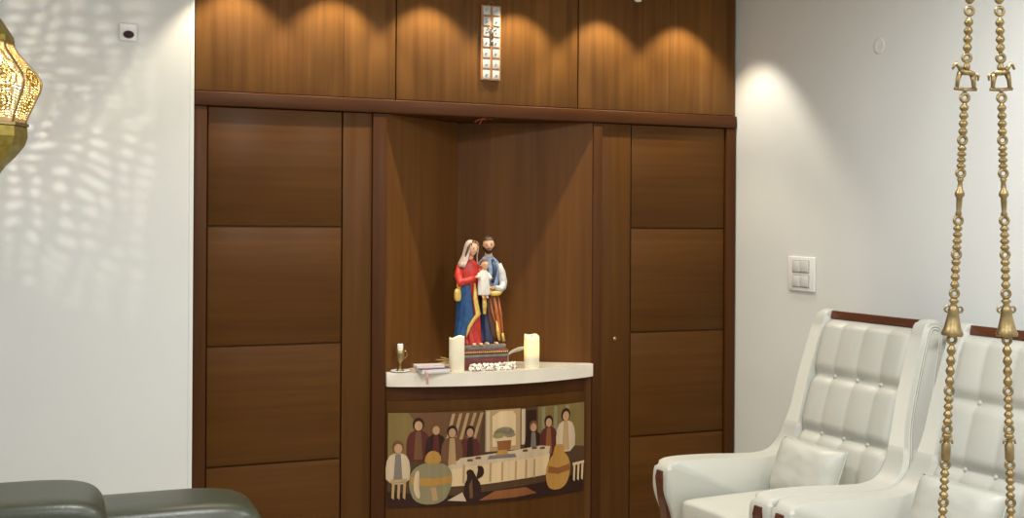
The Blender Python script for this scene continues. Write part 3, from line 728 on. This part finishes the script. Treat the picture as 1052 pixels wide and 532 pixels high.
obj('brown_mantle', bm, M['s_brown'], mn)
bm = B()
for pts, r in (([(MX+0.010, MY-0.052, GZ+0.23), (MX+0.022, MY-0.056, GZ+0.15), (MX+0.036, MY-0.056, GZ+0.07), (MX+0.040, MY-0.056, GZ+0.02)], [.005, .010, .009, .004]),
               ([(MX+0.034, MY-0.044, GZ+0.22), (MX+0.046, MY-0.046, GZ+0.14), (MX+0.058, MY-0.044, GZ+0.05)], [.004, .007, .004]),
               ([(MX-0.012, MY-0.050, GZ+0.22), (MX+0.000, MY-0.058, GZ+0.15), (MX+0.014, MY-0.06, GZ+0.10)], [.003, .006, .003])):
    tube(bm, pts, r, 10, flat=0.6)
obj('orange_folds', bm, M['s_orange'], mn)
bm = B()
tube(bm, [(MX-0.032, MY-0.052, GZ+0.262), (MX-0.004, MY-0.062, GZ+0.240), (MX+0.026, MY-0.058, GZ+0.243), (MX+0.054, MY-0.038, GZ+0.256)], [.012, .020, .019, .012], 14, flat=0.7)
obj('gilt_sash', bm, M['gilt'], mn); bm = B()
tube(bm, [(MX+0.020, MY-0.058, GZ+0.11), (MX+0.026, MY-0.062, GZ+0.06), (MX+0.034, MY-0.062, GZ+0.015)], [.004, .009, .005], 10, flat=0.6)
obj('gilt_hem', bm, M['gilt'], mn); bm = B()
tube(bm, [(MX+0.056, MY-0.046, GZ+0.05), (MX+0.062, MY-0.046, GZ+0.01)], [.006, .009], 10, flat=0.6)
obj('gilt_hem', bm, M['gilt'], mn)
bm = B()
t = bmesh.new(); bmesh.ops.create_uvsphere(t, u_segments=24, v_segments=16, radius=1.0)
bmesh.ops.delete(t, geom=[v for v in t.verts if v.co.y < -0.30 and v.co.z < 0.42 or v.co.z < -0.72], context='VERTS')
merge(bm, t, RM @ Matrix.Translation((0, 0.07, 0.06)) @ Matrix.Diagonal((0.84, 0.98, 1.05, 1)))
obj('dark_hair', bm, M['s_dkhair'], mn)
bm = B()
t = bmesh.new(); bmesh.ops.create_uvsphere(t, u_segments=20, v_segments=14, radius=1.0)
bmesh.ops.delete(t, geom=[v for v in t.verts if v.co.z > 0.15 and abs(v.co.x) < 0.62], context='VERTS')
merge(bm, t, RM @ Matrix.Translation((0, -0.28, -0.62)) @ Matrix.Diagonal((0.60, 0.60, 0.52, 1)))
tube(bm, [RM @ Vector((-0.24, -0.90, -0.40)), RM @ Vector((0, -1.0, -0.34)), RM @ Vector((0.24, -0.90, -0.40))], 0.0016, 6)
obj('beard', bm, M['s_dkhair'], mn)
# ---- child held in front
CX, CY = -0.014, -0.062
bm = B()
RC = head(bm, (CX+0.004, CY-0.002, GZ+0.376), 0.0255, yaw=0.05, tilt=-0.08, pitch=0.02)
tube(bm, [(CX, CY, GZ+0.30), (CX, CY, GZ+0.335), (CX+.003, CY, GZ+0.365)], [0.022, 0.014, 0.010], 12)
tube(bm, [(CX, CY-0.003, GZ+0.235), (CX, CY, GZ+0.31)], [0.018, 0.018], 12)
hand(bm, (CX-0.026, CY-0.018, GZ+0.318), (-0.6, -0.5, 0.3), (0, 0, 1), 0.015)
hand(bm, (CX+0.028, CY-0.020, GZ+0.312), (0.3, -0.8, 0.3), (0, 0, 1), 0.015)
for sx in (-0.008, 0.012): tube(bm, [(CX+sx, CY-0.008, GZ+0.25), (CX+sx, CY-0.014, GZ+0.228), (CX+sx, CY-0.024, GZ+0.222)], [0.007, 0.006, 0.005], 8)
ch = obj('child_figure', bm, M['skin'], ST); eyes(RC, ch)
bm = B()
robe(bm, dens([(GZ+0.235, CX+.001, CY, .030, .022, .07), (GZ+0.27, CX, CY, .029, .024, .06), (GZ+0.31, CX, CY, .026, .021, .03), (GZ+0.338, CX, CY, .023, .016, .01), (GZ+0.352, CX+.002, CY, .012, .011, 0)]), folds=7, n=48)
tube(bm, [(CX-0.018, CY, GZ+0.335), (CX-0.028, CY-0.008, GZ+0.318), (CX-0.027, CY-0.017, GZ+0.318)], [.010, .010, .007], 10)
tube(bm, [(CX+0.018, CY, GZ+0.335), (CX+0.029, CY-0.008, GZ+0.315), (CX+0.028, CY-0.018, GZ+0.312)], [.010, .010, .007], 10)
obj('white_gown', bm, M['s_white'], ch)
bm = B()
t = bmesh.new(); bmesh.ops.create_uvsphere(t, u_segments=20, v_segments=14, radius=1.0)
bmesh.ops.delete(t, geom=[v for v in t.verts if v.co.y < -0.30 and v.co.z < 0.55 or v.co.z < -0.5], context='VERTS')
merge(bm, t, RC @ Matrix.Translation((0, 0.07, 0.07)) @ Matrix.Diagonal((0.86, 1.0, 1.06, 1)))
obj('brown_hair', bm, M['s_hair'], ch)

# pale leaf sticking out behind the glowing candle
bm = B()
pts = [(0, 0, 0.0), (0.0, 0.0, 0.05), (0.02, -0.002, 0.066), (0.06, -0.004, 0.078), (0.10, -0.006, 0.086)]
tube(bm, pts, [0.006, 0.006, 0.007, 0.011, 0.005], 10, flat=0.7)
o = obj('pale_leaf', bm, M['pale_leaf']); o.location = (2.005, 0.04, ZS)
tag(o, 'pale pointed leaf sticking out between the statue plinth and the glowing candle', 'leaf')
# garland of white flowers round the plinth
ga = thing('flower_garland', 'garland of small white flowers lying along the front of the statue plinth', 'garland', (1.875, -0.098, ZS + 0.003))
def flower_bm(r):
    bm = B()
    for k in range(5):
        a = 2*PI*k/5
        ball(bm, (r*.55*math.cos(a), r*.55*math.sin(a), 0), (r*.5, r*.5, r*.3), 8, 6)
    ball(bm, (0, 0, r*.2), (r*.35, r*.35, r*.3), 8, 6)
    return bm
fl = obj('flower', flower_bm(0.011), M['petal'], ga)
pts = []
for i in range(15):
    for row in (0, 1):
        pts.append((-0.108 + i*0.0156 + random.uniform(-.004, .004) + row*.006, -0.006 + random.uniform(-.004, .004) + row*0.012 - 0.006*math.sin(PI*i/14), 0.0075 + row*0.0155 + random.uniform(-.002, .002)))
for i, p in enumerate(pts):
    o = fl if i == 0 else fl.copy()
    if i: COL.objects.link(o)
    o.parent = ga; o.location = p; o.rotation_euler = (random.uniform(.5, 1.4), random.uniform(-.5, .5), random.uniform(0, 6))
for i in range(5):
    bm = B(); x = -0.100 + i*0.045
    tube(bm, [(x, -0.014, 0.008), (x+0.008, -0.018, 0.012), (x+0.016, -0.016, 0.006)], [0.001, 0.004, 0.001], 6, flat=0.5); obj('leaf', bm, M['leaf'], ga)
bm = B(); tube(bm, [(-0.12, 0.0, 0.004), (0.0, -0.008, 0.004), (0.12, 0.0, 0.004)], 0.003, 6); obj('string', bm, M['leaf'], ga)

# ------------------------------------------------------------------ armchairs
def make_armchair(label):
    t = thing('armchair', label, 'armchair', (0, 0, 0), 0, 'cream leather armchairs along the right wall')
    HWO, TH = 0.362, 0.099
    out = [(0.468, 0.50), (0.470, 0.560), (0.464, 0.600), (0.440, 0.624), (0.39, 0.634), (0.20, 0.628), (0.05, 0.616), (-0.06, 0.612), (-0.128, 0.632), (-0.168, 0.688), (-0.194, 0.78), (-0.226, 0.92), (-0.270, 1.06),
           (-0.305, 1.165), (-0.325, 1.205), (-0.360, 1.222), (-0.410, 1.212), (-0.435, 1.17), (-0.415, 1.06), (-0.36, 0.82), (-0.315, 0.55), (-0.29, 0.25), (0.39, 0.25), (0.432, 0.42)]
    sm = smooth_poly(out, 2)
    def taper(bm, cut=True):
        if cut:
            for z in (0.60, 0.66, 0.69, 0.72, 0.75, 0.78, 0.81, 0.84, 0.92, 1.0, 1.08, 1.16):
                bmesh.ops.bisect_plane(bm, geom=bm.verts[:] + bm.edges[:] + bm.faces[:], plane_co=(0, 0, z), plane_no=(0, 0, 1))
        for v in bm.verts:
            q = max(0.0, min(1.0, (v.co.z - 0.635) / 0.20)); q = q*q*(3-2*q)
            q2 = max(0.0, min(1.0, (v.co.z - 0.635) / 0.55))
            a = abs(v.co.y); inner, outer = HWO - TH, HWO
            f = (a - inner) / TH
            i2, o2 = inner - 0.014*q2, outer - 0.030*q - 0.024*q2
            v.co.y = math.copysign(i2 + f*(o2 - i2), v.co.y)
    for s in (-1, 1):
        y0, y1 = s*(HWO-TH), s*HWO
        bm = B(); prism_xz(bm, sm, min(y0, y1), max(y0, y1), 0.017, 4); taper(bm)
        sd = obj('side', bm, M['leather'], t)
        ins = []
        cx, cz = -0.02, 0.55
        m = len(sm)
        for i in range(m):
            a, b, c = Vector(sm[i-1]), Vector(sm[i]), Vector(sm[(i+1) % m])
            n = Vector((-(c-a).y, (c-a).x)).normalized()
            ins.append(b + n*0.026)
        for off in (0.0, 0.010):
            bm = B()
            pp = []
            for i in range(m):
                a, b, c = ins[i-1], ins[i], ins[(i+1) % m]
                n = Vector((-(c-a).y, (c-a).x)).normalized()
                q = b + n*off
                pp.append((q.x, s*(HWO+0.001), q.y))
            tube(bm, pp, 0.0035, 6, closed=True); taper(bm, False); obj('piping', bm, M['leather_seam'], sd)
        # front wood strip running down into the leg
        bm = B()
        yc = s*(HWO - TH/2)
        rows = [(0.472, 0.592, 0.018), (0.474, 0.56, 0.026), (0.463, 0.48, 0.026), (0.446, 0.40, 0.024), (0.420, 0.27, 0.022), (0.400, 0.14, 0.017), (0.388, 0.0, 0.013)]
        loft(bm, [[(x, yc-w, z), (x, yc+w, z), (x-0.04, yc+w, z), (x-0.04, yc-w, z)] for x, z, w in rows])
        obj('arm_front', bm, M['chair_wood'], t, smooth=False)
        bm = B(); loft(bm, [[(-0.27-o*.5-r, yc-r, z), (-0.27-o*.5+r, yc-r, z), (-0.27-o*.5+r, yc+r, z), (-0.27-o*.5-r, yc+r, z)] for z, r, o in ((0.26, .022, 0), (0.0, .014, .10))])
        obj('leg', bm, M['chair_wood'], t, smooth=False)
    IW = HWO - TH - 0.002
    # tufted back
    bm = B(); nu, nv = 56, 66
    P0, P1 = Vector((-0.135, 0, 0.44)), Vector((-0.352, 0, 1.178))
    nrm = Vector(((P1-P0).z, 0, -(P1-P0).x)).normalized()
    gr = []
    for j in range(nv+1):
        v = j/nv; row = []
        for i in range(nu+1):
            u = i/nu
            rowp = abs(math.sin(PI*3.2*v - 0.2*PI)) if v < 0.999 else 0
            colp = abs(math.sin(PI*4*u))
            d = 0.030*min(1, rowp*2.2)**0.6 + 0.008*colp**0.7 + 0.006*rowp
            ed = min(1, min(u, 1-u)*16); d *= 0.35 + 0.65*math.sqrt(ed)
            et = min(1, (1-v)*22); d *= 0.2 + 0.8*math.sqrt(et)
            p = P0 + (P1-P0)*v + nrm*d + Vector((0, (u-0.5)*2*IW, 0))
            row.append(p)
        gr.append(row)
    rings = [r + [p - nrm*0.07 for p in (r[-1], r[0])] for r in gr]
    loft(bm, rings); back = obj('tufted_back', bm, M['leather'], t)
    for k in (1, 2):
        v = (k + 0.2)/3.2
        for c in (1, 2, 3):
            p = P0 + (P1-P0)*v + nrm*0.010 + Vector((0, (c/4-0.5)*2*IW, 0))
            bm = B(); ball(bm, p, 0.011, 12, 8); obj('button', bm, M['leather'], back)
    # back shell
    bm = B()
    sh = [(-0.20, 0.26), (-0.355, 1.10), (-0.395, 1.175), (-0.428, 1.165), (-0.40, 1.02), (-0.35, .80), (-0.305, .55), (-0.285, .26)]
    prism_xz(bm, sh, -IW, IW); obj('back_shell', bm, M['leather'], t, smooth='auto')
    bm = B(); box(bm, -0.030, 0.022, -IW, IW, -0.018, 0.018, 0.006, 3)
    r = obj('top_rail', bm, M['chair_wood_x'], t, smooth='auto'); r.location = (-0.374, 0, 1.192); r.rotation_euler = (0, -0.28, 0)
    # seat
    bm = B(); box(bm, -0.20, 0.405, -IW, IW, 0.235, 0.375, 0.010, 2); obj('seat_frame', bm, M['leather'], t, smooth='auto')
    bm = B()
    def dip(p): 
        return Vector((p.x, p.y, p.z + (0.018*(1 - (p.y/0.27)**2) if p.z > 0 else 0)))
    superbox(bm, (0.145, 0, 0.428), (0.290, IW-0.008, 0.058), 0.22, 56, 20, fn=dip); sc = obj('seat_cushion', bm, M['leather'], t)
    return t
M['chair_wood_x'] = wood('chair_rosewood_rail', (0.055, 0.018, 0.010), (0.13, 0.046, 0.020), 'Y', rough=0.25, coat=0.5)
C1 = make_armchair('cream tufted leather armchair nearer the dark wardrobe, clear of the brass chains')
A_ = PI + 0.065
C1.location = (2.715, -1.345, 0); C1.rotation_euler = (0, 0, A_)
C2 = copy_tree(C1)
C2['label'] = 'cream tufted leather armchair at the right edge, behind the brass swing chains'
dv = Vector((math.cos(A_ + PI/2), math.sin(A_ + PI/2), 0))
STEP = 0.742
C2.location = C1.location + dv*STEP
def pillow(chair, label, yoff):
    t = thing('lumbar_pillow', label, 'pillow', (0, 0, 0), 0, 'cream lumbar pillows')
    R = Matrix.Translation(chair.location) @ Matrix.Rotation(A_, 4, 'Z')
    t.location = R @ Vector((0.020, yoff, 0.500)); t.rotation_euler = (0, -0.34, A_)
    bm = B(); n = 26; h = (0.182, 0.112)
    fr, bk = [], []
    for j in range(n+1):
        a, b = [], []
        for i in range(n+1):
            u, v = 2*i/n-1, 2*j/n-1
            e = max(0, (1-u**4)*(1-v**4))**0.55
            pin = 1 - 0.03*(abs(u)**3*(1-abs(v))+0) ; pin2 = 1 - 0.04*(abs(v)**3*(1-abs(u)))
            w = 0.004*noise.noise(Vector((u*3, v*3, 0)))
            y, z = u*h[0]*pin2*pin, h[1] + v*h[1]*pin2
            a.append((0.062*e + w*e, y, z)); b.append((-0.050*e, y, z))
        fr.append(a); bk.append(b)
    loft(bm, fr, False, closed=False); loft(bm, bk, False, closed=False)
    bmesh.ops.remove_doubles(bm, verts=bm.verts[:], dist=0.0004)
    obj('cushion', bm, M['leather'], t)
    bm = B(); e = []
    for i in range(n): e.append(Vector(fr[0][i]))
    for j in range(n): e.append(Vector(fr[j][n]))
    for i in range(n, 0, -1): e.append(Vector(fr[n][i]))
    for j in range(n, 0, -1): e.append(Vector(fr[j][0]))
    tube(bm, e, 0.0035, 6, closed=True); obj('piping', bm, M['leather'], t)
    return t
pillow(C1, 'cream leather pillow on the armchair nearer the dark wardrobe', 0.0)
pillow(C2, 'cream leather pillow on the armchair behind the brass chains', 0.0)

# ------------------------------------------------------------------ swing chains
def chain(label, top, bot, charm_side, marks):
    """top/bot: axis end points, marks: list of (kind, t0, t1) along the axis"""
    T, Bo = Vector(top), Vector(bot)
    d = (Bo - T); Ltot = d.length; d.normalize()
    rt = Vector((math.cos(YAW), -math.sin(YAW), 0)); rt = (rt - d*rt.dot(d)).normalized(); fw = rt.cross(d).normalized()
    root = thing('swing_chain', label, 'chain', T, 0, 'brass swing chains')
    def P(s, a=0.0, b=0.0): return d*s + rt*a + fw*b
    def ring(s, r=0.0105, w=0.0036, face=True):
        bm = B(); q = rt if face else fw
        tube(bm, [P(s + r*math.cos(2*PI*k/16)) + q*(r*math.sin(2*PI*k/16)) for k in range(16)], w, 8, closed=True)
        obj('ring', bm, M['brass'], root)
    def turned(s0, s1, prof, name='link'):
        bm = B(); n = 14
        rings = []
        for f, r in prof:
            c = P(s0 + (s1-s0)*f)
            rings.append([c + rt*(r*math.cos(2*PI*k/n)) + fw*(r*math.sin(2*PI*k/n)) for k in range(n)])
        loft(bm, rings); obj(name, bm, M['brass'], root)
    BEAD = []
    for k in range(4):
        c = 0.14 + k*0.24
        BEAD += [(c-0.11, .006), (c-0.06, .0100), (c, .0122), (c+.06, .0100), (c+.11, .006)]
    BEAD = [(0, .005)] + BEAD + [(1, .005)]
    KNOB = [(0, .005), (.06, .009), (.12, .006), (.3, .007), (.38, .012), (.45, .013), (.52, .008), (.7, .0075), (.85, .006), (.93, .009), (1, .005)]
    for kind, a, b in marks:
        s0, s1 = a*Ltot, b*Ltot
        if kind == 'ring': ring((s0+s1)/2, 0.0105, 0.0048, face=True)
        elif kind == 'bead': turned(s0, s1, BEAD)
        elif kind == 'knob': turned(s0, s1, KNOB)
        elif kind == 'bell':
            turned(s0, s1, [(0, .006), (.08, .013), (.16, .007), (.26, .012), (.34, .015), (.40, .014), (.60, .018), (.82, .023), (.92, .028), (1, .027)], 'bell_charm')
            for sg in (-1, 1):
                bm = B(); c = P(s0 + (s1-s0)*.30, sg*.016)
                tube(bm, [c + d*(.008*math.cos(2*PI*k/12)) + rt*(.008*math.sin(2*PI*k/12)) for k in range(12)], .003, 6, closed=True); obj('bell_loop', bm, M['brass'], root)
        elif kind == 'figure':
            turned(s0, s1, [(0, .008), (.06, .013), (.14, .012), (.20, .006), (.34, .008), (.42, .012), (.9, .012), (1, .007)], 'figure_charm')
            for sg in (-1, 1):
                bm = B(); tube(bm, [P(s0+(s1-s0)*.28, 0), P(s0+(s1-s0)*.24, sg*.014), P(s0+(s1-s0)*.36, sg*.016)], [.005, .004, .003], 8); obj('charm_arm', bm, M['brass'], root)
        elif kind == 'horse':
            H = s1 - s0; bm = B(); c = charm_side
            def Q(x, z, y=0): return P(s0 + H*(1-z), c*x*H*0.80, y)
            tube(bm, [Q(-.34, .60), Q(-.15, .66), Q(.10, .66), Q(.30, .70)], [H*.14, H*.15, H*.15, H*.14], 10, flat=.7)     # trunk
            tube(bm, [Q(.20, .72), Q(.36, .88), Q(.46, .98)], [H*.14, H*.10, H*.075], 10, flat=.7)                          # neck
            tube(bm, [Q(.40, .97), Q(.54, .93), Q(.62, .76)], [H*.08, H*.075, H*.055], 10, flat=.7)                          # head
            tube(bm, [Q(.44, 1.0), Q(.47, 1.09)], [H*.03, H*.01], 6)
            tube(bm, [Q(.27, .66), Q(.36, .40), Q(.38, .10)], [H*.115, H*.08, H*.07], 8)                                    # legs
            tube(bm, [Q(-.32, .60), Q(-.36, .36), Q(-.40, .10)], [H*.125, H*.085, H*.07], 8)
            tube(bm, [Q(-.44, .62), Q(-.58, .55), Q(-.56, .38)], [H*.05, H*.055, H*.03], 8)                                  # tail
            tube(bm, [Q(-.52, .06), Q(.0, .04), Q(.50, .06)], [H*.065, H*.065, H*.065], 8)                                     # base bar
            obj('horse_charm', bm, M['brass'], root)
            bm = B(); tube(bm, [Q(-.02, .74), Q(-.02, .86), Q(0, 1.0), Q(0, 1.10)], [H*.10, H*.13, H*.08, H*.05], 10); ball(bm, Q(0, 1.05), H*.09, 10, 7); obj('rider_stem', bm, M['brass'], root)
            bm = B(); tube(bm, [Q(0, .04), Q(0, -.06)], [H*.10, H*.07], 8); obj('foot_stem', bm, M['brass'], root)
    return root
MARK_PX = [('ring', -244, -226), ('bead', -226, -190), ('ring', -192, -176), ('knob', -178, -136), ('ring', -138, -122), ('bead', -124, -90), ('ring', -92, -76), ('bead', -78, -44), ('ring', -46, -30), ('bead', -32, -6),
           ('ring', -6, 9), ('bead', 8, 44), ('ring', 42, 57), ('horse', 55, 83), ('ring', 83, 98), ('bead', 96, 130), ('ring', 127, 141), ('bead', 139, 164), ('ring', 161, 175), ('knob', 172, 213), ('ring', 209, 224), ('bead', 221, 248), ('ring', 244, 259),
           ('bead', 255, 287), ('ring', 284, 299), ('bell', 296, 335), ('ring', 331, 347), ('bead', 344, 388), ('ring', 384, 399), ('bead', 396, 428), ('ring', 424, 438), ('figure', 435, 464), ('ring', 460, 475), ('bead', 472, 503), ('ring', 499, 513), ('bead', 510, 544), ('ring', 541, 556), ('bead', 553, 590)]
Y0, Y1 = -244.0, 590.0
mk = [(k, (a-Y0)/(Y1-Y0), (b-Y0)/(Y1-Y0)) for k, a, b in MARK_PX]
ZC = 3.0
fwd = Vector((math.sin(YAW), math.cos(YAW), 0)); rgt = Vector((math.cos(YAW), -math.sin(YAW), 0))
hook = Vector((0, -5.005, 0)) + fwd*ZC
def chain_pt(side_m, z): v = hook + rgt*side_m; v.z = z; return v
TOPZ = 2.795; BOTZ = TOPZ - (Y1-Y0)*ZC/F_PX
k_ = ZC/F_PX
chain('brass swing chain on the left of the pair, hanging before the right armchair', chain_pt(483*k_ - 0.008, TOPZ), chain_pt(441*k_, BOTZ), -1, mk)
chain('brass swing chain on the right of the pair, nearest the right edge', chain_pt(488*k_ + 0.012, TOPZ), chain_pt(516.5*k_, BOTZ), 1, mk)

# ------------------------------------------------------------------ lantern
LX, LY = -0.252, -0.70
LN = thing('brass_lantern', 'brass pierced hanging lantern, lit, at the upper left edge', 'lantern', (LX, LY, 0))
def LZ(py): return 1.58 - (py - 226.0) * LS
LS = 0.00340
SEG, ROT = 8, 0.0
def oct_loft(name, prof, mat, par=LN):
    bm = B(); lathe(bm, [(r*LS, LZ(py)) for py, r in prof], seg=SEG, rot=ROT); return obj(name, bm, mat, par, smooth=False)
oct_loft('bowl', [(186, 3), (182, 12), (171, 19), (162, 28), (150, 37), (141, 40), (131, 39.5), (129, 36)], M['brass_dark'])
oct_loft('lip', [(131, 36), (130, 41), (127, 41), (126, 37)], M['brass'])
bm = B(); lathe(bm, [(.003, LZ(196)), (.010, LZ(191)), (.004, LZ(187)), (.006, LZ(184))], seg=12); obj('finial', bm, M['brass'], LN)
oct_loft('cap', [(46, 26), (43, 27), (38, 26), (32, 22), (24, 17), (20, 14), (14, 9), (0, 7), (-12, 5), (-14, 2)], M['brass_dark'])
bm = B(); tube(bm, [(0, 0, LZ(-13)), (0, 0, 2.78)], 0.006, 10); lathe(bm, [(.05, 2.799), (.048, 2.79), (.02, 2.775), (.007, 2.77)], seg=20); obj('rod', bm, M['brass'], LN)
PROF = [(127, 37.5), (116, 41.5), (101, 48), (88, 52.6), (81, 51.5), (71, 44.5), (60, 35), (52, 28.5), (45, 26)]
def prof_at(f):
    s = f*(len(PROF)-1); i = min(int(s), len(PROF)-2); q = s-i
    p0, p1, p2, p3 = PROF[max(i-1, 0)], PROF[i], PROF[i+1], PROF[min(i+2, len(PROF)-1)]
    r = 0.5*(2*p1[1] + (p2[1]-p0[1])*q + (2*p0[1]-5*p1[1]+4*p2[1]-p3[1])*q*q + (3*p1[1]-p0[1]-3*p2[1]+p3[1])*q**3)
    return p1[0] + (p2[0]-p1[0])*q, r
for k in range(8):
    a0, a1 = ROT + 2*PI*k/8, ROT + 2*PI*(k+1)/8
    bm = B(); nu, nv = 56, 190
    V = []
    for j in range(nv+1):
        py, r = prof_at(j/nv); row = []
        A_0 = Vector((r*LS*math.cos(a0), r*LS*math.sin(a0), LZ(py))); A_1 = Vector((r*LS*math.cos(a1), r*LS*math.sin(a1), LZ(py)))
        for i in range(nu+1): row.append(bm.verts.new(A_0.lerp(A_1, i/nu)))
        V.append(row)
    for j in range(nv):
        for i in range(nu):
            u, v = (i+.5)/nu, (j+.5)/nv
            keep = True
            if 0.07 < u < 0.93 and 0.04 < v < 0.96:
                n1 = noise.noise(Vector((u*3.5 + k*7, v*7, 0.3))); n2 = noise.noise(Vector((u*5 + k*3, v*9, 5.0)))
                w = math.sin(v*250 + 14*(u-.5)**2 + 6*n1) + 0.6*math.sin(u*40 + v*22 + 5*n2)
                keep = w < 0.62
            if k == 6 and ((u-.5)*0.16)**2 + ((v-0.74)*0.30)**2 < 0.022**2: keep = False
            if keep: bm.faces.new((V[j][i], V[j][i+1], V[j+1][i+1], V[j+1][i]))
    bmesh.ops.delete(bm, geom=[v for v in bm.verts if not v.link_faces], context='VERTS')
    pn = obj('pierced_panel', bm, M['gold'], LN, smooth=False)
    md = pn.modifiers.new('thickness', 'SOLIDIFY'); md.thickness = 0.0015
    # medallion rings and corner rib
    am = (a0+a1)/2; nr = Vector((math.cos(am), math.sin(am), 0)); tg = Vector((-math.sin(am), math.cos(am), 0))
    bm = B()
    for f, R0 in ((0.47, 12), (0.20, 10)):
        py, r = prof_at(f); py2, r2 = prof_at(f + 0.05)
        c = nr*(r*LS*math.cos(PI/8) + 0.003) + Vector((0, 0, LZ(py)))
        up = (nr*((r2-r)*LS*math.cos(PI/8)) + Vector((0, 0, LZ(py2)-LZ(py)))).normalized()
        for rr in (R0, R0*.62, R0*.25): tube(bm, [c + (tg*math.cos(2*PI*q/18) + up*math.sin(2*PI*q/18))*(rr*LS) for q in range(18)], 0.0022, 5, closed=True)
    obj('medallions', bm, M['brass_dark'], pn)
    bm = B(); tube(bm, [(prof_at(j/20)[1]*LS*math.cos(a0), prof_at(j/20)[1]*LS*math.sin(a0), LZ(prof_at(j/20)[0])) for j in range(21)], 0.0035, 6); obj('rib', bm, M['brass'], LN)
bm = B(); ball(bm, (0.02, -0.045, LZ(63)), 0.024, 16, 12); tube(bm, [(0.02, -0.045, LZ(58)), (0, 0, LZ(44))], [.012, .014], 10); bl = obj('bulb', bm, M['bulb'], LN)
lantern_lamp = lamp('lantern_light', 'POINT', (LX, LY, LZ(82)), 9.0, (1.0, 0.93, 0.80), shadow_soft_size=0.004)

# ------------------------------------------------------------------ sofa
SF = thing('sofa', 'dark olive green leather sofa with rounded back at the lower left', 'sofa', (-0.30, -1.65, 0))
def sp(name, c, h, e, mat=M['green_leather'], par=SF, fn=None):
    bm = B(); superbox(bm, c, h, e, 56, 28, fn=fn); return obj(name, bm, mat, par)
def tilt(p): return Vector((p.x, p.y, p.z))
sp('backrest', (0.395, 0.055, 0.510), (0.465, 0.155, 0.262), 0.30)
sp('backrest', (-0.200, -0.065, 0.545), (0.620, 0.17, 0.305), 0.20)
sp('seat_cushion', (0.44, -0.42, 0.36), (0.40, 0.36, 0.10), 0.28)
sp('seat_cushion', (-0.26, -0.50, 0.36), (0.58, 0.36, 0.10), 0.28)
bm = B(); box(bm, -0.80, 0.82, -0.80, 0.20, 0.10, 0.29, 0.03, 3); obj('base', bm, M['green_leather'], SF, smooth='auto')
for x in (-0.74, 0.76):
    for y in (-0.74, 0.14):
        bm = B(); lathe(bm, [(0.018, 0.0), (0.026, 0.11)], (x, y, 0), 14); obj('leg', bm, M['chair_wood'], SF)
